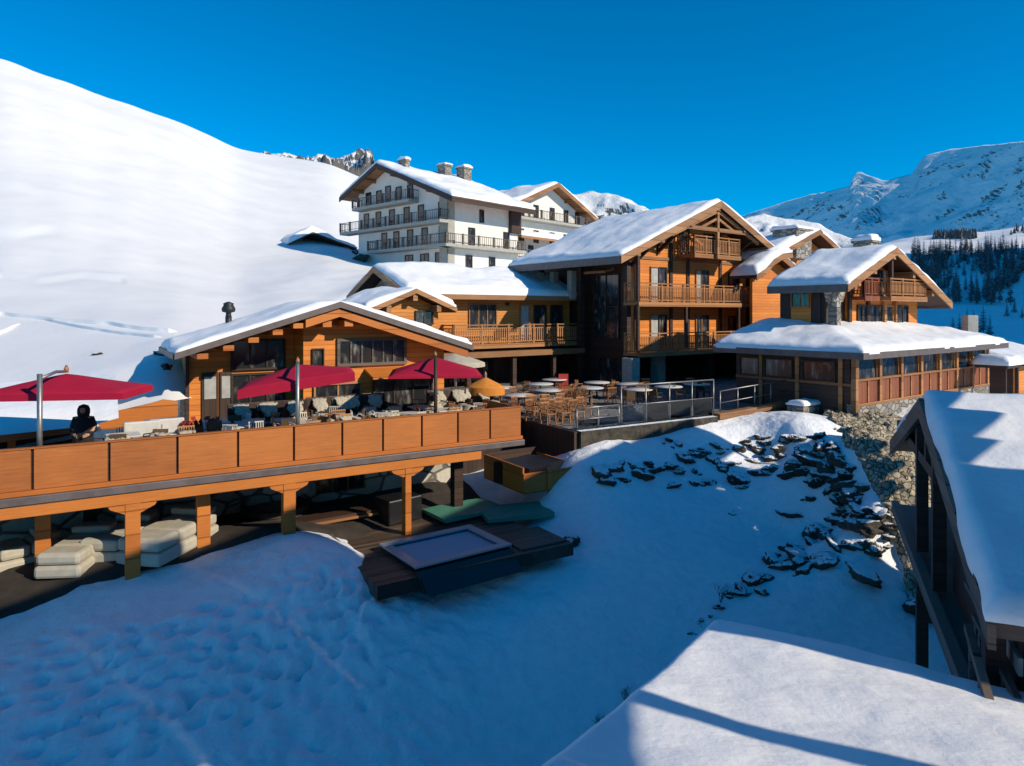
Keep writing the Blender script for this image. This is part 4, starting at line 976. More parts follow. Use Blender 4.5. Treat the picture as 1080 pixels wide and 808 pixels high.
bx = MB().box(-.9, .9, -.4, .4, 0, .62); sr = empty('stone_trough', (sw.x, sw.y+1.2, -4.85), U_RZ, 'low stone block wall with snow on top by the restaurant corner', 'stone wall')
bx.build('body', M['stone'], sr); snow_field('snow', -.95, .95, -.45, .45, lambda X, Y: X*0+.62, .2, sr, 0, res=.1, r=.2, seed=61)

# glass balustrade
def railing(name, p, q, h, n, label, glass=True, zb=-4.6, zq=None):
    zq = zb if zq is None else zq
    P = Vector((*p, zb)); Q = Vector((*q, zq)); r = empty(name, P, 0, label, 'railing')
    for i in range(n+1):
        c = (Q-P)*(i/n); t = MB().tube([c, c+Vector((0, 0, h))], .026, 8); t.build('post', M['metal'], r)
    t = MB().tube([Vector((0, 0, h)), Q-P+Vector((0, 0, h))], .03, 8); t.build('handrail', M['metal'], r)
    t = MB().tube([Vector((0, 0, h*.52)), Q-P+Vector((0, 0, h*.52))], .022, 6); t.build('mid_rail', M['metal'], r)
    if glass:
        for i in range(n):
            a = (Q-P)*((i+.06)/n); b = (Q-P)*((i+.94)/n); g = MB().beam(a+Vector((0, 0, h*.27)), b+Vector((0, 0, h*.27)), .014, h*.46); g.build('glass_panel', M['clear'], r)
    return r
railing('glass_railing', (4.4, 27.5), (8.9, 30.15), 1.65, 4, 'tall steel and glass railing on the terrace edge below the chalet')
railing('glass_railing', (2.5, 26.35), (4.3, 27.45), .9, 2, 'low steel and glass railing at the left end of the terrace edge')
railing('ramp_railing', (9.3, 30.5), (13.3, 33.1), 1.1, 4, 'steel pipe railing climbing the ramp beside the restaurant', glass=False, zq=-4.35)

# ================================================================== barn on the right
RX = Vector((5.26, 7.43)); BR = Bld('dark_barn', RX, -8.2, math.atan2(-.41, .91), 'dark timber barn with snow roof and railed gallery at the right edge', 'barn')
BL = 7.6; by = 5.53; bw = 11.07
fb = lambda y: -1.62-.31*abs(y-by)
rf = MB(); rf.prism([(0, 0, fb(0)), (0, by, fb(by)), (0, by, fb(by)-.2), (0, 0, fb(0)-.2)], (BL, 0, 0)); rf.prism([(0, by, fb(by)), (0, bw, fb(bw)), (0, bw, fb(bw)-.2), (0, by, fb(by)-.2)], (BL, 0, 0))
ro = BR.part('roof', rf, 'greywood')
vb = MB().prism([(-.09, -.1, fb(0)+.03), (-.09, by, fb(by)+.06), (-.09, by, fb(by)-.3), (-.09, -.1, fb(0)-.3)], (.08, 0, 0)); BR.part('verge_board', vb, 'greywood', ro)
vb = MB().prism([(-.09, by, fb(by)+.06), (-.09, bw+.1, fb(bw)+.03), (-.09, bw+.1, fb(bw)-.3), (-.09, by, fb(by)-.3)], (.08, 0, 0)); BR.part('verge_board', vb, 'greywood', ro)
snow_field('snow', -.05, BL, -.05, bw+.05, lambda X, Y: -1.62-.31*np.abs(Y-by)+.02-.06*np.exp(-((Y-by)/.5)**2), .30, ro, BR.z0, res=.1, r=.16, seed=71, rough=.025)
zi = lambda y: fb(y)-.22
BR.part('gable_wall', MB().prism([(1.35, 1.0, -4.75), (1.35, 10.2, -4.75), (1.35, 10.2, zi(10.2)), (1.35, by, zi(by)), (1.35, 1.0, zi(1.0))], (.2, 0, 0)), 'darkwood_v')
BR.part('side_wall', MB().box(1.56, BL, 10.0, 10.2, -8, zi(10.2)), 'darkwood'); BR.part('side_wall', MB().box(1.56, BL, 1.0, 1.2, -8, zi(1.0)), 'darkwood')
BR.part('lower_wall', MB().box(1.6, 1.8, 1.21, 9.99, -8.2, -4.9), 'stone'); BR.part('end_wall', MB().box(BL-.2, BL-.004, 1.21, 9.99, -8, zi(1.0)), 'darkwood')
BR.part('gallery_floor', MB().box(.06, 1.6, .2, 10.6, -4.9, -4.78), 'greywood')
gb = MB().box(-.1, .055, -.6, 10.6, -4.96, -4.7); gbo = BR.part('gallery_beam', gb, 'greywood')
for y in (6.7, 4.6, .6):
    BR.part('post', MB().box(.0, .2, y-.12, y+.12, -4.69, zi(y)), 'darkwood')
for y in (6.7, .7): BR.part('stilt', MB().box(.0, .2, y-.12, y+.12, -8.1, -4.97), 'darkwood')
tbm = MB().beam((.1, 4.4, -2.78), (.1, 10.6, -2.78), .16, .2); BR.part('tie_beam', tbm, 'darkwood')
BR.part('skirt_wall', MB().box(.3, .42, .3, 4.6, -8.2, -4.97), 'darkwood_v')
kb_ = MB().beam((.1, by, -2.7), (.1, by, zi(by)), .18, .18, up=(1, 0, 0)); BR.part('king_post', kb_, 'darkwood')
def balus(y0, y1, z0, z1, n, x=.95):
    b = MB(); b.beam((x, y0, z1), (x, y1, z1), .07, .08); b.beam((x, y0, z0), (x, y1, z0), .07, .08)
    for i in range(n):
        y = y0+(y1-y0)*(i+.5)/n; b.box(x-.02, x+.02, y-.055, y+.055, z0, z1)
    BR.part('balustrade', b, 'greywood')
balus(-.2, 2.0, -4.66, -4.08, 9, x=.16); balus(1.2, 2.5, -3.82, -3.32, 6, x=.16)
BR.part('board_wall', MB().prism([(.32, .5, -4.69), (.32, 4.7, -4.69), (.32, 4.7, zi(4.7)), (.32, .5, zi(.5))], (.12, 0, 0)), 'darkwood_v')
BR.part('board_wall', MB().prism([(.3, 6.9, -2.9), (.3, 10.4, -2.9), (.3, 10.4, zi(10.4)), (.3, 6.9, zi(6.9))], (.1, 0, 0)), 'darkwood_v')
BR.part('pale_panel', MB().box(.27, .316, .3, 2.4, -4.04, -3.84), 'pillar')
BR.part('board_door', MB().box(.27, .316, 2.75, 3.5, -3.9, -2.6), 'redwood')
BR.window(7.2, 8.2, -4.2, -3.0, 1.348, fr='greywood', nx=2, side='x')
st = MB().beam((-.15, .6, -4.55), (-.15, -2.6, -5.5), .1, .25); st.beam((-.15, .6, -3.7), (-.15, -2.6, -4.6), .08, .1)
for k in range(6): st.beam((-.15, .4-k*.5, -4.5-k*.15), (-.15, .4-k*.5, -3.75-k*.14), .05, .05, up=(1, 0, 0))
BR.part('stair_rail', st, 'greywood')

# ================================================================== snowy roof in the foreground
K0 = on(770, 655, -4.05)
FR = Bld('foreground_roof_house', K0, -9.5, math.atan2(-.486, .874), 'house in the near corner showing only its thick snow covered roof', 'house')
ff = lambda X, Y: -4.38-.205*Y+X*0
FR.part('roof', MB().prism([(-.2, 0, -4.38), (4.6, 0, -4.38), (4.6, -6.8, -4.38+.205*6.8), (-.2, -6.8, -4.38+.205*6.8)], (0, 0, -.22)), 'greywood')
snow_field('snow', -.26, 4.65, -6.8, .1, ff, .27, FR.root, FR.z0, res=.05, r=.10, seed=81, rough=.035, uneven=.3)
FR.part('wall', MB().box(.45, 4.3, -6.4, -.5, -9.5, -4.5), 'darkwood')
FR.part('eave_board', MB().box(-.26, -.204, -6.8, 0, -4.6, -4.3).box(-.06, 4.6, .004, .06, -4.62, -4.36), 'greywood')

# ================================================================== added unseen blocks to the right, shaped to shade the bowl
NB = Bld('bowl_shade_blocker', (0, 0), -9.5, math.atan2(SUN_H.y, SUN_H.x), 'added unseen walls and slabs with light slots that shade the snow bowl from the right', 'house')
tn = math.tan(SUN_EL); a0, a1 = 8.6, 13.5
zt_ = lambda H: H+a0*tn
def nbox(w0, w1, H0, H1, mname='darkwood', nm='wall', a1=9.0): NB.part(nm, MB().box(a0, a1, w0, w1, zt_(H0) if H0 > -9 else -9.5, zt_(H1)), mname)
NBH = 3.0
nbox(-16, 4.35, -10, NBH, a1=13.5); nbox(11.804, 12.6, -2.6, 2.6, 'larch', 'shade_slab'); NB.part('shade_slab', MB().box(a0+.6, a0+1.0, 12.4, 13.6, -2.4+(a0+.6)*tn, 2.6+(a0+.6)*tn), 'larch'); nbox(13.404, 14.75, -1.95, 2.61, 'larch', 'shade_slab'); nbox(5.75, 6.1, -10, -2.15-.004, 'stone', 'shade_pier'); nbox(8.7, 11.8, -10, -2.9-.004, 'stone', 'shade_pier'); nbox(4.354, 8.7, -2.15, NBH, 'larch', 'shade_slab'); nbox(8.704, 11.8, -2.9, NBH, 'larch', 'shade_slab')  # added sun blockers; the slots between them streak the near roof with light
nbox(4.354, 5.296, -10, -5.0, 'darkwood', 'shade_sill'); nbox(7.054, 8.69, -10, -5.0, 'darkwood', 'shade_sill')
NB.part('roof', MB().prism([(a0+.1, -17, zt_(NBH)+.02), (a0+.1, 11.8, zt_(NBH)+.02), (a1+.8, 11.8, zt_(NBH)+1.9), (a1+.8, -17, zt_(NBH)+1.9)], (0, 0, .2)), 'roofsnow')
NC = Bld('bank_shade_blocker', (0, 0), -9.5, math.atan2(SUN_H.y, SUN_H.x), 'added unseen wall and raised stepped slabs beyond the barn that shade the snow bank', 'house')
ncb = [0]
def cbox(w0, w1, H0, H1, nm, m_='darkwood', da=3.0):
    ncb[0] += 1; q = a0+1+.6*(ncb[0] % 2); NC.part(nm, MB().box(q, q+da, w0-.06, w1+.06, H0+q*tn if H0 > -9 else -9.5, H1+q*tn), m_)
cbox(14.7, 22.4, -10, .3, 'wall', da=.5); cbox(22.404, 23.2, -5.75, .0, 'gallery', da=.5); cbox(23.204, 24.2, -5.45, .0, 'gallery', da=.5); cbox(24.204, 25, -4.95, -.1, 'gallery', da=.5); cbox(25.004, 25.8, -4.2, -.1, 'gallery', da=.5); cbox(25.804, 27.6, -3.3, -.3, 'gallery', da=.5); cbox(27.604, 29.2, -2.5, -.5, 'gallery', da=.5)  # added blocker slabs, floating in steps to shade the snow bank
NC.part('post', MB().box(a0+1.2, a0+1.4, 28.7, 28.9, -9.5, -2.01+(a0+1)*tn), 'darkwood')

# added high ridge, unseen, placed to keep the wooded slope in shade
lx = np.linspace(-1, 1, 60); ly = np.linspace(-1, 1, 60); LX, LY = np.meshgrid(lx, ly, indexing='ij')
aa = 380+LX*240; ww = 255+LY*190
hh = -40+305*np.exp(-(LX/.45)**2)*np.clip(1.15-np.abs(LY)**4*1.15, 0, 1)+14*fbm(LX*3, LY*3, 4)
V_, F_ = grid_mesh(np.stack([aa*SUN_H.x-ww*SUN_H.y, aa*SUN_H.y+ww*SUN_H.x, hh], -1))
tag(mesh_np('added_shade_flank', V_, F_, M['hillsnow']), kind='structure')

# ================================================================== hot tub platform
tb0 = on(402, 620, -6.9)
HT = empty('hot_tub_platform', (tb0.x, tb0.y, -7.2), DRZ, 'dark plank platform on the snow around the hot tub below the deck', 'platform')
MB().box(-.1, 6.0, .0, 1.9, .0, .36).box(-1.0, 5.6, 1.904, 3.6, .0, .35).box(-.6, 4.6, 3.604, 5.4, 0, .34).build('deck', M['platform'], HT)
MB().box(4.3, 5.9, .2, .75, .31, .42).build('step', M['greywood'], HT); MB().box(-.6, -.45, 2.2, 4.4, .3, .62).box(-.2, -.05, 2.4, 4.6, .3, .58).build('leaning_plank', M['greywood'], HT)
HTm = Matrix.Translation((tb0.x, tb0.y, -7.2)) @ Matrix.Rotation(DRZ, 4, 'Z')
def hp(x, y, z): return HTm @ Vector((x, y, z))
tub = empty('hot_tub', hp(1.05, .22, -.12), DRZ+R(4), 'rectangular outdoor hot tub with pale rim and bluish water', 'hot tub')
t_ = MB().box(0, 3.0, 0, .16, 0, .62).box(0, 3.0, 2.0, 2.16, 0, .62).box(0, .16, .16, 2.0, 0, .62).box(2.84, 3.0, .16, 2.0, 0, .62).box(.16, 2.84, .16, 2.0, 0, .1)
t_.build('shell', M['black'], tub)
rm = MB().box(-.05, 3.05, -.05, .22, .622, .69).box(-.05, 3.05, 1.94, 2.21, .622, .69).box(-.05, .22, .22, 1.94, .622, .69).box(2.78, 3.05, .22, 1.94, .622, .69); rm.build('rim', M['tubshell'], tub, bevel=.02)
MB().box(.165, 2.835, .165, 1.995, .3, .58).build('water', M['water'], tub)
cvr = empty('folded_tub_cover', hp(1.0, -.18, .0), DRZ+R(4), 'black folded cover leaning on the front of the hot tub', 'tub cover')
MB().prism([(-.0, -.20, .02), (-.0, .26, .48), (-.0, .38, .44), (-.0, .0, .0)], (3.1, 0, 0)).build('lower_flap', M['black'], cvr, bevel=.03)
MB().prism([(.05, -.34, .0), (.05, .06, .36), (.05, .12, .32), (.05, -.22, .0)], (3.0, 0, 0)).build('upper_flap', M['black'], cvr, bevel=.03)
def slab(name, loc, rz, sx, sy, sz, m, label, cat, tilt=0, seed=0, group=None):
    n = 9; xs = np.linspace(-sx/2, sx/2, n); ys = np.linspace(-sy/2, sy/2, n); XX, YY = np.meshgrid(xs, ys, indexing='ij')
    top = sz+.06*fbm(XX*1.5+seed, YY*1.5, 2)
    V, Fc = grid_mesh(np.stack([XX, YY, top], -1)); mb = MB(); mb.add(V.tolist(), Fc.tolist(), True)
    V2 = [(x, y, 0) for x, y in ((-sx/2, -sy/2), (sx/2, -sy/2), (sx/2, sy/2), (-sx/2, sy/2))]
    for side in ([(i, 0) for i in range(n)], [(n-1, j) for j in range(n)], [(i, n-1) for i in range(n-1, -1, -1)], [(0, j) for j in range(n-1, -1, -1)]):
        t = [V[i*n+j].tolist() for i, j in side]; b = [[p[0], p[1], 0] for p in t]
        k = len(t); mb.add(t+b, [(q, q+1, k+q+1, k+q) for q in range(k-1)])
    o = mb.build(name, M[m]); o.location = loc; o.rotation_euler = (tilt, 0, rz); tag(o, label, cat, group); return o
slab('green_cover', hp(4.6, 4.3, .45), DRZ+.1, 2.4, 1.5, .12, 'green', 'green vinyl cover spread on the planks behind the hot tub, left of two', 'cover', seed=1)
slab('green_cover', hp(6.0, 3.3, .40), DRZ-.25, 2.3, 1.5, .14, 'green', 'green vinyl cover sagging over the platform edge, right of two', 'cover', seed=5)
# orange planter box with a black tarpaulin at the deck end
pb_ = at(570, 500, 24.6); PBx = empty('planter_box', (pb_.x, pb_.y, pb_.z-.45), DRZ, 'open orange board box in the gap at the right end of the deck', 'box')
MB().box(-1.1, 1.3, -.6, -.54, 0, .7).build('front_board', M['fascia'], PBx); MB().box(-1.1, -1.04, -.539, 2.2, 0, .9).build('side_board', M['fascia'], PBx); MB().box(1.24, 1.3, -.539, 2.2, 0, .75).build('side_board', M['fascia'], PBx)
MB().box(-1.03, 1.23, 2.14, 2.2, 0, .95).build('back_board', M['darkwood'], PBx); MB().box(-.12, .06, -.66, -.604, -.1, .8).build('corner_batten', M['fascia'], PBx)
slab('black_tarpaulin', (pb_.x-.4, pb_.y+.6, pb_.z-.4), DRZ+.3, 2.0, 1.7, .75, 'black', 'crumpled black tarpaulin heaped in the orange box', 'tarpaulin', seed=9)

# ================================================================== things under the deck
def daybed(px, yd, rz, label, sx=2.1, sy=1.1, sz=.62):
    x = dxy(px, yd); p = DK.world(x, yd, 0); z = ground(p.x, p.y)+.12
    r = empty('padded_lounger', (p.x, p.y, z), DRZ+rz, label, 'lounger', 'cream loungers stored under the deck')
    MB().box(-sx/2, sx/2, -sy/2, sy/2, 0, sz*.5).build('base', M['cream'], r, bevel=.08); [MB().box(-sx/2+.02+(sx-.05)/3*i_, -sx/2+(sx-.05)/3*(i_+1), -sy/2+.03, sy/2-.03, sz*.5+.01, sz).build('cushion', M['cream'], r, bevel=.09) for i_ in range(3)]
    MB().box(sx/2-.55, sx/2-.05, -sy/2+.05, sy/2-.05, sz+.005, sz+.2).build('head_roll', M['cream'], r, bevel=.07)
    return r
daybed(84, 1.4, 1.1, 'rounded cream padded lounger behind the second deck post from the left'); daybed(128, 1.7, 1.0, 'cream padded lounger half hidden behind the front deck post'); daybed(180, 1.0, .85, 'broad cream padded lounger between the two left deck posts', sx=2.6, sy=1.25, sz=.7)
daybed(12, 2.4, .3, 'cream padded lounger in deep shade at the far left under the deck')
def crate(px, py, Y, sx, sy, sz, m, rz, label, name='stone_block', cat='stone block', g=None):
    p = at(px, py, Y); r = MB().box(-sx/2, sx/2, -sy/2, sy/2, 0, sz).build(name, M[m], bevel=.05); r.location = p; r.rotation_euler = (0, 0, DRZ+rz); tag(r, label, cat, g); return r
rt = at(290, 556, 22.4); RT = empty('plunge_tub', (rt.x, rt.y, rt.z-.05), 0, 'round dark wooden tub in the gloom behind the deck post', 'tub')
MB().lathe([(.75, 0), (.98, .35), (1.08, .8), (1.0, .84), (.9, .5), (.1, .45)], n=28).build('staves', M['darkwood'], RT)
MB().lathe([(1.03, .5), (1.07, .5), (1.1, .6), (1.05, .6)], n=28).build('hoop', M['iron'], RT)
MB().lathe([(.96, .7), (.5, .78), (.05, .8)], n=28).build('cover', M['greywood'], RT)
be = at(362, 548, 22.0); BE = empty('long_bench', (be.x, be.y, be.z-.35), DRZ+.05, 'dark bench with pale front board under the deck', 'bench')
MB().box(-1.6, 1.6, -.3, .3, .5, .58).build('seat', M['darkwood'], BE); MB().box(-1.4, 1.2, -.37, -.305, .42, .5).build('front_board', M['rail'], BE)
for x in (-1.4, 1.3): MB().box(x-.06, x+.06, -.25, .25, 0, .5).build('leg', M['darkwood'], BE)
crate(318, 520, 23.4, .45, .45, .9, 'pillar', 0, 'pale square stone pier under the deck beside the dark tub', 'stone_pier', 'pier')
crate(420, 548, 22.6, 1.3, .9, .8, 'black', .2, 'dark covered crate stored beside the slim deck post', 'covered_crate', 'crate')

# ================================================================== low shelter at the back left of the deck
sh0 = DK.world(-1.0, 5.0, 0)
SH = Bld('low_shelter', (-11.85, 15.8), -4.2, DRZ, 'low timber shelter with orange fascia and snow drifted over it behind the left deck', 'shelter')
xa, xb = dxy(-60, 3.6), dxy(96, 4.2)
SH.part('roof', MB().prism([(xa, 3.6, -3.52), (xb, 4.2, -3.42), (xb, 7.5, -2.9), (xa, 7.5, -2.9)], (0, 0, .12)), 'darkwood')
SH.part('fascia_board', MB().prism([(xa, 3.55, -3.62), (xb, 4.15, -3.5), (xb, 4.15, -3.32), (xa, 3.55, -3.42)], (-.0, .045, 0)), 'beam')
SH.part('back_wall', MB().box(xa, xb, 5.6, 5.8, -4.6, -3.3), 'darkwood')
for px in (12, 80): x = dxy(px, 4.3); SH.part('post', MB().box(x-.09, x+.09, 4.3, 4.48, -4.2, -3.45), 'fascia')
xc, xd = dxy(98, 4.6), dxy(187, 5.0)
tp_ = [(xc, -3.15), (xc+(xd-xc)*.35, -3.02), (xc+(xd-xc)*.7, -2.86), (xc+(xd-xc)*.82, -2.78), (xd, -2.86)]
SH.part('orange_front', MB().prism([(x, 4.8, z) for x, z in tp_]+[(xd, 4.8, -3.35), (xc+(xd-xc)*.6, 4.8, -3.38), (xc+(xd-xc)*.5, 4.8, -3.6), (xc+(xd-xc)*.1, 4.8, -3.6)], (0, .12, 0)), 'fascia')
SH.part('snow', MB().add(*(lambda P: (P.reshape(-1, 3).tolist(), grid_mesh(P)[1].tolist()))(np.array([[(x, 3.5+t*4.5, zz_+.10+.32*math.sin(min(1, t*3)*1.57)+.75*t) for t in np.linspace(0, 1, 12)] for x, zz_ in zip(np.linspace(xa, xd-1.7, 30), np.interp(np.linspace(xa, xd-1.7, 30), [xa, xb, xc+(xd-xc)*.4, xd], [-3.48, -3.36, -3.12, -2.9]))])), True), 'roofsnow')
# ================================================================== umbrellas
def parasol(name, p, h, half, dome, label, m='red', rz=0, tilt=(0, 0), polem='metal', val=.16, off=(0, 0), round_=False, group='open crimson parasols on the deck'):
    r = empty(name, p, rz, label, 'parasol', group)
    px_, py_ = off
    pm = MB().tube([(px_, py_, 0), (px_, py_, h+.1)], .06, 10)
    if py_: pm.tube([(px_, py_, h-.02), (px_*.4, py_*.4, h+.09), (0, 0, h+.06)], [.045, .04, .035], 8)
    pm.build('pole', M[polem], r)
    MB().lathe([(.3, 0), (.3, .06), (.08, .09), (.08, .3)], (px_, py_, 0), n=16).build('base', M['gutter'], r)
    n = 17; g = np.linspace(-1, 1, n); A, Bq = np.meshgrid(g, g, indexing='ij')
    d = np.maximum(np.abs(A), np.abs(Bq)); rr = np.hypot(A, Bq)
    z = h-dome*d**1.35-.05*np.sin(np.clip(d, 0, 1)*math.pi)*(1-np.abs(np.abs(A)-np.abs(Bq)))
    X = A*half[0]; Y = Bq*half[1]
    if round_:
        k = d/np.maximum(rr, 1e-6); X = X*k; Y = Y*k
    Z = z+tilt[0]*X+tilt[1]*Y
    V, Fc = grid_mesh(np.stack([X, Y, Z], -1)); mb = MB(); mb.add(V.tolist(), Fc.tolist(), True)
    ring = [(i, 0) for i in range(n)]+[(n-1, j) for j in range(1, n)]+[(i, n-1) for i in range(n-2, -1, -1)]+[(0, j) for j in range(n-2, 0, -1)]
    t = [(X[i, j], Y[i, j], Z[i, j]) for i, j in ring]; b = [(x*1.01, y*1.01, zz-val) for x, y, zz in t]; k = len(t)
    mb.add(t+b, [(q, (q+1) % k, k+(q+1) % k, k+q) for q in range(k)])
    c = mb.build('canopy', M[m], r)
    sd = c.modifiers.new('cloth', 'SOLIDIFY'); sd.thickness = .012
    rb = MB()
    for sx, sy in ((1, 1), (1, -1), (-1, 1), (-1, -1), (1, 0), (-1, 0), (0, 1), (0, -1)):
        q = Vector((sx*half[0]*.98*(.72 if round_ and sx*sy else 1), sy*half[1]*.98*(.72 if round_ and sx*sy else 1), 0)); q.z = h-dome-.04+tilt[0]*q.x+tilt[1]*q.y
        rb.beam((0, 0, h-.06), q, .03, .03)
        m_ = Vector((q.x*.5, q.y*.5, h-dome*.4-.07+tilt[0]*q.x*.5+tilt[1]*q.y*.5)); rb.beam((0, 0, h-.45), m_, .022, .022)
    rb.build('ribs', M['rail'], r)
    MB().lathe([(.05, 0), (.06, .1), (.03, .17), (.015, .2)], (0, 0, h+.03), 10).build('finial', M['rail'], r)
    return r
def onto(px, Yd, z): x = dxy(px, Yd); q = DK.world(x, Yd, z); return q
parasol('parasol', onto(70, 1.5, -4.2), 2.62, (1.75, 1.0), .42, 'wide arched crimson parasol on a steel pole at the left end of the deck', rz=DRZ-.4, val=.16, off=(-.05, -1.2))
parasol('parasol', onto(314, 1.55, -4.2), 2.62, (1.62, 1.1), .40, 'tilted crimson parasol in front of the bar with its pole at the parapet', rz=.3, tilt=(.13, .0), val=.26, off=(.0, -1.22))
parasol('parasol', onto(459, 2.3, -4.2), 2.62, (1.55, 1.45), .52, 'crimson parasol near the right end of the deck on a dark wooden pole', rz=.12, polem='darkwood', val=.08, off=(.0, -1.5))
parasol('parasol', Vector((-2.6, 31.5, -4.6)), 2.75, (1.35, 1.35), .45, 'pale beige round parasol behind the right crimson parasol', m='cream', round_=True, group='parasols on the terrace')
parasol('parasol', Vector((-1.1, 28.2, -4.6)), 1.95, (.8, .62), .42, 'small drooping orange parasol at the end of the deck', m='orange', round_=True, group='parasols on the terrace', val=.3)

# ================================================================== chairs and tables
def chair(name, m_seat, m_frame, label, group, z=0, wire=False):
    r = empty(name, (0, 0, -50), 0, label, 'chair', group)
    MB().box(-.22, .22, -.22, .22, .43, .48).build('seat', M[m_seat], r, bevel=.015)
    b = MB()
    if wire:
        for i in range(7): b.beam((-.2+i*.0667, .21, .5), (-.2+i*.0667, .27, .9), .022, .022, up=(1, 0, 0))
        b.beam((-.22, .27, .9), (.22, .27, .9), .03, .04)
    else: b.prism([(-.22, .19, .5), (.22, .19, .5), (.2, .27, .92), (-.2, .27, .92)], (0, .04, 0))
    b.build('backrest', M[m_seat], r)
    for x, y in ((-.2, -.2), (.2, -.2), (-.2, .2), (.2, .2)): MB().beam((x, y, .43), (x*1.1, y*1.1, 0), .035, .035, up=(1, 0, 0)).build('leg', M[m_frame], r)
    for x in (-.23, .23): MB().beam((x, -.2, .66), (x, .22, .68), .035, .03).beam((x, -.2, .45), (x, -.2, .66), .03, .03, up=(1, 0, 0)).build('armrest', M[m_frame], r)
    return r
def table(name, rad, h, m, label, group, square=False):
    r = empty(name, (0, 0, -50), 0, label, 'table', group)
    (MB().box(-rad, rad, -rad, rad, h-.04, h) if square else MB().lathe([(rad*.97, h-.04), (rad, h-.02), (rad*.98, h)], n=26)).build('tabletop', M[m], r, bevel=.008 if square else 0)
    MB().lathe([(.04, .03), (.035, h-.04)], n=10).build('pedestal', M['iron'], r); MB().lathe([(.26, 0), (.25, .025), (.05, .05)], n=16).build('foot', M['iron'], r); return r
used = set()
def place(proto, p, rz, label=None, group=None, scale=None):
    if proto.name not in used:
        used.add(proto.name); proto.location = p; proto.rotation_euler = (0, 0, rz)
        if label: proto['label'] = label
        if group: proto['group'] = group
        if scale: proto.scale = (scale,)*3
        return proto
    return dup(proto, p, rz, scale, label, group)
GCH = 'brown woven chairs on the sun deck'; GT = 'square tables on the sun deck'
wick = chair('terrace_chair', 'wicker', 'darkwood', 'brown woven armchair at a table on the sun deck', GCH)
palec = chair('terrace_chair', 'tabletop', 'iron', 'pale slim chair at a table on the sun deck', 'pale chairs on the sun deck', wire=True)
lightc = chair('terrace_chair', 'rail', 'rail', 'light slatted wooden chair at a table on the sun deck', 'light wooden chairs on the sun deck', wire=True)
tabl = table('deck_table', .42, .75, 'tabletop', 'square pale table on the sun deck', GT, square=True)
# sheepskin: a soft ragged hide draped over a chair back
def fleece():
    n, k = 13, 17; P = np.zeros((n, k, 3))
    for i, u in enumerate(np.linspace(-1, 1, n)):
        for j, v in enumerate(np.linspace(0, 1, k)):
            wdt = .27*(.75+.3*math.sin(v*3.1)+.12*math.sin(v*19+i))
            if v < .45: y, z = .30+.05*math.sin(v*9), .30+(v/.45)*.66
            elif v < .55: y, z = .30-(v-.45)*1.2, .97
            else: y, z = .18-(v-.55)*.95, .95-(v-.55)/.45*.42
            P[i, j] = (u*wdt+rng.uniform(-.012, .012), y+rng.uniform(-.02, .02), z+rng.uniform(-.02, .02)-.03*u*u)
    V, Fc = grid_mesh(P); o = mesh_np('sheepskin', V, Fc, M['fleece']); sd = o.modifiers.new('pile', 'SOLIDIFY'); sd.thickness = .05; return tag(o, 'cream sheepskin draped over a chair back on the sun deck', 'sheepskin', 'sheepskins on the deck chairs')
fl = fleece()
ndeck = 0
for i, (px, yd) in enumerate([(205, 1.2), (250, 2.6), (275, 1.0), (300, 3.0), (342, 1.1), (352, 3.2), (378, 1.0), (402, 2.6), (420, 1.0), (445, 3.4), (488, 1.1), (500, 3.0), (228, 3.8), (262, 3.4), (322, 2.2), (366, 2.2), (432, 2.2), (470, 2.4), (130, 2.6), (160, 1.0)]):
    x = dxy(px, yd); p = DK.world(x, yd, -4.2); rz = DRZ+rng.uniform(-.25, .25)
    place(tabl, p, rz)
    for k in range(4):
        if i in (12, 13) and k > 1: continue
        if rng.random() < .12: continue
        a = rz+k*math.pi/2+rng.uniform(-.2, .2); q = p+Vector((math.sin(a), -math.cos(a), 0))*rng.uniform(.62, .78)
        qq = q-DK.loc; ydc = -qq.x*math.sin(DRZ)+qq.y*math.cos(DRZ)
        if ydc < .45 or ydc > 5: continue
        ca = a+math.pi+rng.uniform(-.3, .3)
        # the chair faces the table: its back (+y) points away from it
        pr = (wick, palec, lightc)[(i+k) % 3]
        place(pr, q, ca-0)
        if rng.random() < .72 and i not in (12, 13): place(fl, q, ca, scale=rng.uniform(.72, .9))
def settee(lab):
    r = empty('high_back_settee', (0, 0, -50), 0, lab, 'settee', 'high backed settees by the bar')
    MB().box(-.8, .8, -.3, .3, .1, .45).build('seat', M['wicker'], r, bevel=.03)
    b = MB().box(-.85, .85, .24, .34, .1, 1.18); b.build('backrest', M['darkwood_v'], r, bevel=.03)
    for x in (-.82, .82): MB().box(x-.05, x+.05, -.3, .24, .1, .8).build('armrest', M['darkwood'], r, bevel=.02)
    MB().box(-.76, -.02, -.28, .22, .455, .56).build('cushion', M['cream'], r, bevel=.03); MB().box(.02, .76, -.28, .22, .455, .56).build('cushion', M['cream'], r, bevel=.03)
    return r
se = settee('dark high backed settee strewn with hides in front of the bar windows')
for px, yd in ((270, 4.3), (298, 4.3), (350, 4.6), (384, 4.6), (474, 4.4), (500, 4.6)):
    p = DK.world(dxy(px, yd), yd, -4.2); rz = DRZ+rng.uniform(-.2, .2); place(se, p, rz)
    for k_ in (0, 2):
        q = Vector((math.cos(rz), math.sin(rz), 0)); f_ = dup(fl, p+q*(k_-1)*.42+Vector((0, 0, .24)), rz+rng.uniform(-.2, .2), scale=.9, label='cream hide thrown over the back of a dark settee by the bar', group='hides on the settees by the bar')
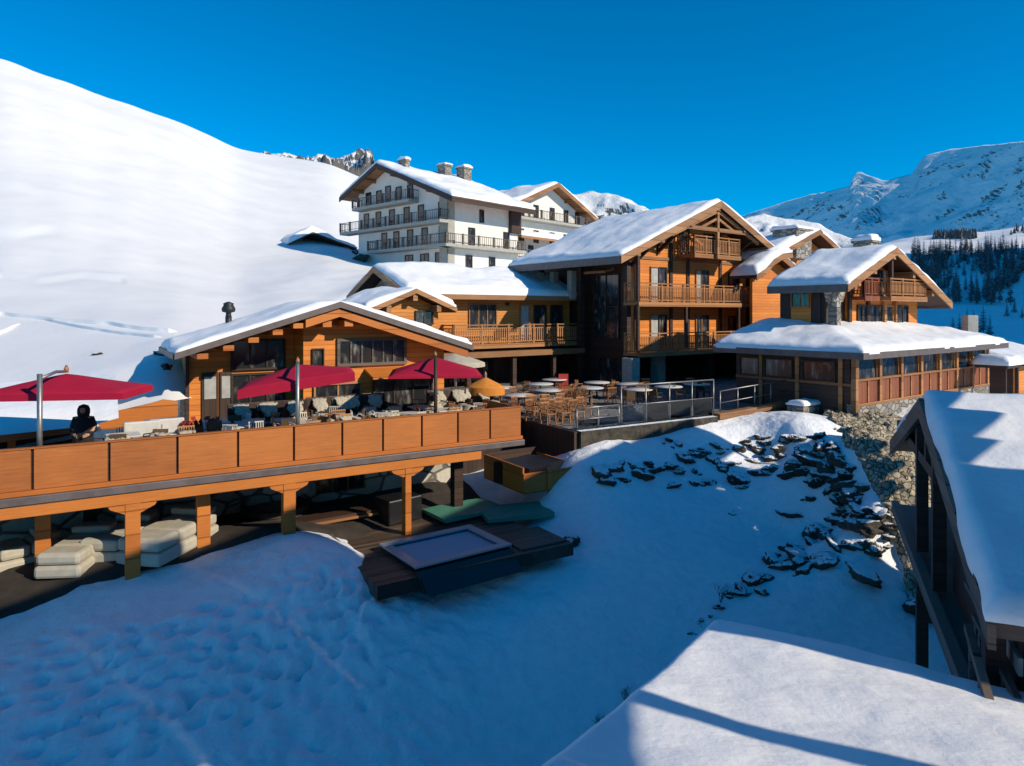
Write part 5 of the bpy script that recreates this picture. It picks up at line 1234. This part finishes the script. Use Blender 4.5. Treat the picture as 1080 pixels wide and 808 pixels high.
# the terrace before the chalet
wt = table('round_table', .62, .74, 'tabletop', 'round white table on the terrace', 'round white tables on the terrace')
for (x, y) in ((1.5, 36.2), (1.75, 33.3), (3.9, 34.3), (-.6, 34.5), (4.6, 37.0), (0.3, 31.3), (6.2, 36.2), (2.4, 38.6)): place(wt, (x, y, -4.6), rng.uniform(0, 3), scale=1.15)
mc = chair('bistro_chair', 'rail', 'rail', 'slatted bistro chair beside a white table on the terrace', 'bistro chairs on the terrace', wire=True)
for (x, y) in ((.6, 36.6), (2.4, 35.6), (.9, 33.8), (2.5, 32.7), (3.0, 34.8), (4.9, 34.0), (-1.4, 34.9), (.2, 33.9), (5.3, 37.4), (3.8, 37.7), (-.4, 31.9), (1.0, 30.7), (5.4, 36.7), (7.0, 35.8)): place(mc, (x, y, -4.6), rng.uniform(0, 6.28))
for i in range(16):
    q = Vector((rng.uniform(2.5, 10.5), 0, -4.6)); q.y = 31.5+(q.x-2.5)*.72+rng.uniform(0, 3.5); dup(mc, q, rng.uniform(0, 6.28))
# close ranks of stacked slatted chairs near the terrace corner
for i, (x, y) in enumerate([(a+.62*b, c+.38*b) for a, c in ((.3, 29.9), (.9, 28.9), (1.5, 28.0), (1.05, 30.3), (1.9, 29.0)) for b in range(3)]): dup(mc, (x, y, -4.6), .64+rng.uniform(-.3, .3), label='slatted chair in the sunlit ranks at the terrace corner', group='slatted chairs ranked at the terrace corner')
for i in range(4):
    p = Vector((5.6+i*1.5, 32.6+i*1.1, -4.6)); dup(wick, p, rng.uniform(0, 6), label='dark woven chair behind the glass railing', group='dark chairs behind the glass railing')
for i in range(3):
    p = Vector((6.2+i*1.8, 33.6+i*1.3, -4.6)); place(wt, p, 0, label='round white table behind the glass railing', group='round white tables behind the glass railing')
rd = MB().box(-.28, .28, -.04, .04, .05, 1.15); o = rd.build('red_board', M['redflower']); o.location = (2.9, 38.6, -4.6); o.rotation_euler = (0, 0, .2); tag(o, 'small orange red standing board near the dark column under the chalet', 'board')
# white cushions and cloth by the left bar corner
for px, yd, lab in ((150, 3.2, 'white padded bench cushion below the orange shelter front, left one'), (176, 3.4, 'white padded bench cushion below the orange shelter front, right one')):
    p = DK.world(dxy(px, yd), yd, -4.2); r = empty('cushioned_bench', p, DRZ, lab, 'bench'); MB().box(-.5, .5, -.25, .25, .0, .4).build('base', M['darkwood'], r); MB().box(-.48, .48, -.24, .24, .404, .54).build('seat_cushion', M['tabletop'], r, bevel=.04); MB().box(-.48, .48, -.05, .12, .56, 1.0).build('back_cushion', M['tabletop'], r, bevel=.04)
p = DK.world(dxy(211, 3.2), 3.2, -4.2); r = empty('flower_box', p, DRZ, 'box of red blooms beside the bar door', 'flower box'); MB().box(-.55, .55, -.2, .2, 0, .75).build('planter', M['wicker'], r)
fb_ = MB()
for k in range(70):
    c = Vector((rng.uniform(-.55, .55), rng.uniform(-.25, .25), rng.uniform(.72, .98))); s_ = rng.uniform(.05, .1); a = Vector((rng.uniform(-1, 1), rng.uniform(-1, 1), rng.uniform(-1, 1))).normalized()*s_; b = a.orthogonal().normalized()*s_
    fb_.add([c-a, c+b, c+a, c-b], [(0, 1, 2, 3)])
fb_.build('flowers', M['redflower'], r, recalc=False)

# ================================================================== a person in black at the left of the deck
def person(p, rz):
    J = {'pelvis': (0, 0, .92), 'waist': (0, 0, 1.08), 'chest': (0, .01, 1.30), 'neck': (0, .0, 1.47), 'neckt': (0, -.015, 1.54), 'head': (0, -.02, 1.63), 'top': (0, -.02, 1.72),
         'shl': (.17, 0, 1.41), 'ell': (.25, .03, 1.14), 'wrl': (.17, -.17, 1.0), 'hal': (.13, -.23, .99), 'shr': (-.17, 0, 1.41), 'elr': (-.25, .03, 1.14), 'wrr': (-.17, -.17, 1.0), 'har': (-.13, -.23, .99),
         'hil': (.1, 0, .88), 'knl': (.11, -.03, .5), 'anl': (.11, .02, .09), 'tol': (.12, -.13, .04), 'hir': (-.1, 0, .88), 'knr': (-.11, -.02, .5), 'anr': (-.11, .03, .09), 'tor': (-.12, -.12, .04)}
    rad = {'pelvis': .17, 'waist': .16, 'chest': .18, 'neck': .075, 'neckt': .06, 'head': .1, 'top': .075, 'shl': .085, 'ell': .06, 'wrl': .042, 'hal': .036, 'shr': .085, 'elr': .06, 'wrr': .042, 'har': .036,
           'hil': .115, 'knl': .075, 'anl': .055, 'tol': .045, 'hir': .115, 'knr': .075, 'anr': .055, 'tor': .045}
    E = [('pelvis', 'waist'), ('waist', 'chest'), ('chest', 'neck'), ('neck', 'neckt'), ('neckt', 'head'), ('head', 'top'), ('chest', 'shl'), ('shl', 'ell'), ('ell', 'wrl'), ('wrl', 'hal'), ('chest', 'shr'), ('shr', 'elr'), ('elr', 'wrr'), ('wrr', 'har'),
         ('pelvis', 'hil'), ('hil', 'knl'), ('knl', 'anl'), ('anl', 'tol'), ('pelvis', 'hir'), ('hir', 'knr'), ('knr', 'anr'), ('anr', 'tor')]
    ks = list(J); V = [J[k] for k in ks]; Ed = [(ks.index(a), ks.index(b)) for a, b in E]; Rd = [rad[k] for k in ks]
    # five fingers a hand
    for sg, h in ((1, 'hal'), (-1, 'har')):
        hx, hy, hz = J[h]
        for f in range(4):
            a = len(V); V += [(hx-sg*.015+sg*(f-1.5)*.004, hy-.02, hz+.03-.02*f), (hx-sg*.045, hy-.07+.006*abs(f-1.5), hz+.03-.021*f), (hx-sg*.07, hy-.08, hz+.02-.021*f)]; Rd += [.010, .0085, .007]; Ed += [(ks.index(h), a), (a, a+1), (a+1, a+2)]
        a = len(V); V += [(hx+sg*.005, hy-.02, hz+.05), (hx-sg*.02, hy-.05, hz+.07)]; Rd += [.011, .009]; Ed += [(ks.index(h), a), (a, a+1)]
    me = bpy.data.meshes.new('person'); me.from_pydata(V, Ed, []); o = bpy.data.objects.new('person', me); COL.objects.link(o)
    sk = o.modifiers.new('skin', 'SKIN'); ss = o.modifiers.new('sub', 'SUBSURF'); ss.levels = 2; ss.render_levels = 2
    for i, v in enumerate(me.skin_vertices[0].data): v.radius = (Rd[i], Rd[i]); v.use_root = (i == 0)
    me.materials.append(M['skin']); o.location = p; o.rotation_euler = (0, 0, rz); tag(o, 'person in a black hooded coat standing behind the deck parapet', 'person')
    c = MB()
    c.lathe([(.25, .62), (.235, .9), (.215, 1.08), (.225, 1.28), (.2, 1.4), (.12, 1.48), (.09, 1.53)], n=20); c.v = [(x*1.02, y*.80, z) for x, y, z in c.v]
    for sg in (1, -1): c.tube([(sg*.15, 0, 1.43), (sg*.24, .02, 1.2), (sg*.265, .04, 1.12), (sg*.2, -.11, 1.03), (sg*.165, -.165, 1.0)], [.1, .088, .082, .066, .06], 12)
    c.build('coat', M['coat'], o)
    t = MB()
    for sg in (1, -1): t.tube([(sg*.1, 0, .9), (sg*.11, -.02, .5), (sg*.11, .02, .1)], [.135, .1, .08], 12)
    t.build('trousers', M['coat'], o)
    for sg in (1, -1): MB().tube([(sg*.11, .07, .05), (sg*.115, -.05, .05), (sg*.12, -.18, .035)], [.05, .055, .04], 10).build('boot', M['black'], o)
    hd = MB().lathe([(.13, 1.47), (.15, 1.56), (.148, 1.66), (.11, 1.75), (.03, 1.785)], n=18); hd.v = [(x, y*1.05+.02 if y > -.06 else y*.55, z) for x, y, z in hd.v]; hd.build('hood', M['coat'], o)
    f = MB()
    for sg in (1, -1): f.lathe([(.002, -.012), (.012, 0), (.002, .012)], (sg*.035, -.122, 1.65), 8)
    f.build('eyes', M['hair'], o); n_ = MB().tube([(0, -.118, 1.65), (0, -.138, 1.61), (0, -.12, 1.6)], [.008, .015, .006], 8); n_.build('nose', M['skin'], o); MB().box(-.026, .026, -.122, -.112, 1.565, 1.573).build('mouth', M['redflower'], o)
    return o
pp_ = DK.world(dxy(88, 1.6), 1.6, -4.2); person(pp_, .3)

# ================================================================== rocks in the snow bank
def rock_mesh(seed, sub=3):
    bm = bmesh.new(); bmesh.ops.create_icosphere(bm, subdivisions=sub, radius=1); q = Vector((seed*3.7, seed*1.3, seed))
    for v in bm.verts:
        d = 1+.7*mnoise.noise(v.co*1.2+q)+.3*mnoise.noise(v.co*2.7+q); v.co *= d
        v.co.z *= .75
    [setattr(f, 'smooth', True) for f in bm.faces]; me = bpy.data.meshes.new('rock'); bm.to_mesh(me); bm.free(); return me
RM = [rock_mesh(i+1, 3) for i in range(7)]
for me in RM: me.materials.append(M['rock'])
SM = [rock_mesh(i+20, 2) for i in range(6)]
for me in SM: me.materials.append(M['rubble'])
def stone(name, me, p, s, label, cat, group, sink=.2):
    o = bpy.data.objects.new(name, me); COL.objects.link(o)
    o.scale = (s*rng.uniform(.8, 1.6), s*rng.uniform(.6, 1.0), s*rng.uniform(.5, .8)); o.rotation_euler = (rng.uniform(-.4, .4), rng.uniform(-.4, .4), rng.uniform(0, 6.28)); o.location = (p.x, p.y, p.z+s*sink)
    tag(o, label, cat, group); return o
GR1, LR1 = 'dark rocks across the top of the shaded bank', 'small dark rock showing through the shaded snow bank below the railing'
GR2, LR2 = 'dark rocks down the right side of the bank', 'dark rock in the broken band down the right of the shaded bank'
band1 = [(634, 499, 14), (650, 494, 9), (668, 492, 8), (640, 508, 10), (655, 508, 9), (675, 503, 12), (690, 498, 10), (705, 492, 9), (722, 484, 12), (735, 480, 11), (683, 489, 7), (716, 498, 8), (710, 513, 8), (733, 511, 7), (752, 487, 9), (762, 496, 10), (778, 474, 10), (770, 490, 9), (785, 468, 8), (798, 475, 12), (806, 467, 9), (812, 485, 11), (790, 487, 8), (748, 510, 8), (783, 507, 14), (806, 498, 13), (824, 478, 12), (836, 464, 9), (846, 463, 8), (862, 461, 9), (832, 502, 12), (818, 494, 9), (706, 466, 5), (716, 468, 5), (754, 472, 6), (760, 478, 5), (732, 498, 6), (782, 516, 7), (800, 464, 7), (744, 480, 7), (828, 466, 8)]
for px, py, s_ in band1:
    p = hit(px, py); stone('snow_rock', RM[rng.randrange(7)], p, s_*p.y/F*.85, LR1, 'rock', GR1, -.12)
    p = hit(px+rng.uniform(-9, 9), py+rng.uniform(-4, 4)); stone('snow_rock', RM[rng.randrange(7)], p, s_*p.y/F*rng.uniform(.3, .55), LR1, 'rock', GR1, -.1)
band2 = [(852, 478, 14), (866, 470, 13), (878, 478, 16), (888, 490, 16), (856, 492, 17), (872, 496, 18), (846, 502, 14), (838, 492, 11), (862, 508, 13), (893, 505, 14), (900, 518, 15), (912, 516, 13), (882, 518, 13), (896, 534, 15), (884, 536, 12), (874, 522, 8), (912, 540, 18), (926, 545, 14), (920, 560, 19), (903, 553, 20), (888, 548, 18), (860, 560, 16), (872, 566, 15), (858, 574, 10), (840, 580, 15), (838, 596, 15), (842, 588, 12), (816, 592, 11), (822, 598, 9), (792, 612, 13), (806, 610, 10), (782, 626, 9), (802, 625, 9), (768, 630, 9), (756, 640, 9), (736, 660, 7), (748, 652, 7), (728, 672, 6), (880, 574, 14), (900, 580, 14), (918, 578, 15), (868, 592, 17), (936, 575, 11), (855, 531, 8), (834, 544, 7), (826, 543, 5), (773, 545, 4), (935, 556, 14), (905, 528, 12), (882, 505, 13)]
for px, py, s_ in band2:
    p = hit(px, py); stone('snow_rock', RM[rng.randrange(7)], p, s_*p.y/F*.76, LR2, 'rock', GR2, -.12)
    p = hit(px+rng.uniform(-10, 10), py+rng.uniform(-7, 7)); stone('snow_rock', RM[rng.randrange(7)], p, s_*p.y/F*rng.uniform(.3, .6), LR2, 'rock', GR2, -.1)
p = hit(911, 613); stone('snow_rock', RM[2], p, .42, 'lone dark boulder on the snow left of the barn', 'rock', None, .3)
for px, py, s_, lab in ((602, 573, 6, 'dark stone at the right tip of the hot tub platform'), (604, 573, 9, 'dark rock beside the hot tub platform corner'), (987, 650, 26, 'large dark rock under the barn gallery')):
    p = hit(px, py); stone('snow_rock', RM[3], p, s_*p.y/F, lab, 'rock', None, .2)
# pale rubble on the sunny side of the bank: a stony sheet and loose stones
rx, ry = np.meshgrid(np.linspace(9.8, 18, 150), np.linspace(18, 31.5, 220), indexing='ij'); rz_ = tps(rx, ry)
ppx = CX+F*rx/ry; ppy = HZ-F*rz_/ry
lim_ = np.interp(ppy, [438, 455, 480, 520, 560, 592], [872, 886, 906, 926, 945, 960])
ins_ = np.clip((ppx-lim_)/7+2.2*fbm(rx*1.3, ry*1.3, 4)+.05, -1, 1)
rz_ = rz_+.02+.26*np.clip(ins_*1.5, -1.6, .6)+np.where(ins_ > 0, .34*np.abs(fbm(rx*3.4, ry*3.4, 4)), -.05)
V_, F_ = grid_mesh(np.stack([rx, ry, rz_], -1)); tag(mesh_np('rubble_ground', V_, F_, M['rubbleground']), kind='structure')
k = 0
while k < 290:
    px = rng.uniform(868, 975); py = rng.uniform(440, 592)
    lim = np.interp(py, [440, 455, 480, 520, 560, 592], [866, 880, 902, 922, 942, 958])
    if px < lim: continue
    p = hit(px, py)
    if p.y > 31: continue
    k += 1
    p.z += .12
    stone('rubble_stone', SM[rng.randrange(6)], p, rng.choice([1.8, 2.2, 2.6, 3.2, 4.2])*p.y/F, 'pale rubble stone on the sunlit embankment left of the barn', 'stone', 'pale rubble stones on the sunlit embankment', .15)
# rocks on the bright hill
for px, py, Y0_, s_ in ((104, 374, 27, .16), (168, 374, 25, .2), (176, 388, 25, .25), (183, 371, 25, .2), (380, 275, 70, .9), (376, 268, 70, .7), (388, 272, 70, .6)):
    q = at(px, py, Y0_); dr_ = q.normalized(); h_ = HB.ray_cast(Vector((0, 0, 0)), dr_)
    if h_[0]: stone('hill_rock', RM[rng.randrange(7)], h_[0], s_, 'rock poking out of the bright snow slope', 'rock', 'rocks on the bright slope', .1)

# ================================================================== bare shrubs in the snow
def shrub(px, py, h, label):
    p = hit(px, py); mb = MB()
    def grow(a, d, l, r, n):
        b = a+d*l; mb.tube([a, (a+b)/2+Vector((rng.uniform(-.04, .04), rng.uniform(-.04, .04), 0)), b], [r*.6, r*.5, r*.35], 5)
        if n:
            for _ in range(rng.choice((2, 3))):
                grow(a+(b-a)*rng.uniform(.5, 1), (d+Vector((rng.uniform(-.7, .7), rng.uniform(-.7, .7), rng.uniform(-.1, .4)))).normalized(), l*.68, r*.6, n-1)
    for _ in range(4): grow(Vector((0, 0, -.05)), Vector((rng.uniform(-.5, .5), rng.uniform(-.5, .5), 1)).normalized(), h*.45, .014, 3)
    o = mb.build('bare_shrub', M['bark']); o.location = p; return tag(o, label, 'shrub')
shrub(662, 745, .5, 'faint bare twigs on the blue snow left of the near roof edge'); shrub(760, 636, .7, 'bare twigs among the lowest rocks of the bank'); shrub(960, 640, .9, 'bare twigs on the snow beneath the barn gallery'); shrub(632, 772, .4, 'low dark twigs at the near roof edge by the frame bottom')

# ================================================================== conifers on the shaded slope
def conifer_mesh(seed, h=9.):
    rr = random.Random(seed); mb = MB(); mb.tube([(0, 0, -.6), (0, 0, h*.95)], [.16, .03], 6)
    nl = 17
    for i in range(nl):
        t = i/(nl-1); z = h*(.10+.88*t); R_ = (1-t)**.85*h*.16*rr.uniform(.75, 1.2)+.12; nb = 7 if t < .8 else 5
        for b in range(nb):
            a = 2*math.pi*(b+rr.random())/nb; r_ = R_*rr.uniform(.6, 1.15); c, s_ = math.cos(a), math.sin(a); wv = r_*.30
            p0 = Vector((0, 0, z+.16*r_)); p1 = Vector((c*r_, s_*r_, z-.38*r_)); sd = Vector((-s_, c, 0))*wv
            md = p0.lerp(p1, .55)+Vector((0, 0, .06*r_))
            mb.add([p0, md+sd, p1, md-sd], [(0, 1, 2, 3)])
    me_o = mb.build('conifer', M['needles'], recalc=False); return me_o
CT = [conifer_mesh(i+3, 9+i*.8) for i in range(5)]
for o in CT:
    o['label'] = 'dark conifer in the wood on the blue shaded slope at the right'; o['category'] = 'tree'; o['group'] = 'conifers on the shaded slope'
def on_slope(px, py):
    d = Vector(((px-CX)/F, 1, (HZ-py)/F)).normalized(); h_ = SB.ray_cast(Vector((0, 0, 0)), d); return h_[0]
n_t = 0; first = [True]*5; tries = 0
while n_t < 290 and tries < 6000:
    tries += 1
    px = rng.uniform(962, 1098); py = rng.uniform(262, 322)
    dens = .5+1.5*float(fbm(np.array(px*.045), np.array(py*.07), 2)) + (.35 if py < 292 else -.15)+(.2 if px > 1040 else 0)
    if rng.random() > dens: continue
    p = on_slope(px, py)
    if p is None or p.y > 338: continue
    k = rng.randrange(5); sc_ = rng.uniform(.45, 1.0); 
    if first[k]: o = CT[k]; first[k] = False
    else: o = CT[k].copy(); COL.objects.link(o)
    o.location = p; o.rotation_euler = (0, 0, rng.uniform(0, 6.28)); o.scale = (sc_*rng.uniform(.85, 1.15),)*2+(sc_,); n_t += 1
for (px, py, s_) in ((1012, 354, .42), (1020, 350, .5), (1031, 353, .45), (1037, 350, .55), (1044, 355, .45), (1005, 352, .36), (1027, 347, .45), (1070, 330, .4), (1062, 334, .35), (1078, 336, .36)):
    q = on_slope(px, py)
    if q:
        o = CT[rng.randrange(5)].copy(); COL.objects.link(o); o.location = q; o.scale = (s_*1.3, s_*1.3, s_); o.rotation_euler = (0, 0, rng.uniform(0, 6)); o['label'] = 'low dark conifer just behind the right end of the restaurant roof'; o['group'] = 'low conifers behind the restaurant roof'
# faint far treeline on the plateau edge
tl = MB(); rr = random.Random(9)
for i in range(230):
    px = rr.uniform(985, 1030) if i < 170 else rr.uniform(1066, 1130); q = on_slope(px, rr.uniform(247, 252) if i < 170 else rr.uniform(240, 248))
    if q is None: continue
    h_ = rr.uniform(2.5, 5); r_ = h_*.25
    for k_ in range(3):
        a = rr.uniform(0, 3.14); dx_ = Vector((math.cos(a), math.sin(a), 0))*r_; tl.add([q-dx_, q+dx_, q+Vector((0, 0, h_))], [(0, 1, 2)])
o = tl.build('far_treeline', M['needles'], recalc=False); tag(o, 'thin line of dark far trees along the bright plateau', 'trees', kind='stuff')
# orange shed at the right edge, stone post
q = at(1085, 405, 45); OS = Bld('orange_shed', (q.x, q.y), -6.0, U_RZ, 'orange boarded shed at the right edge behind the barn roof', 'shed')
OS.part('wall', MB().box(-2.2, 6, 0, .2, -6, -3.35), 'larch'); OS.part('side_wall', MB().box(-2.2, -2.0, .21, 4, -6, -3.35), 'darkwood')
rf = MB().box(-2.9, 6.5, -.7, 4.6, -3.34, -3.15); ro = OS.part('roof', rf, 'darkwood'); snow_field('snow', -2.9, 6.5, -.7, 4.6, lambda X, Y: -3.15+.16*(Y+.7), .35, ro, OS.z0, res=.25, seed=91)
q = at(1023, 357, 44); sp_ = MB().box(-.35, .35, -.3, .3, -1.5, 1.5); o = sp_.build('stone_post', M['pillar'], bevel=.05); o.location = q; tag(o, 'pale stone post beside the dark conifers at the right', 'post')
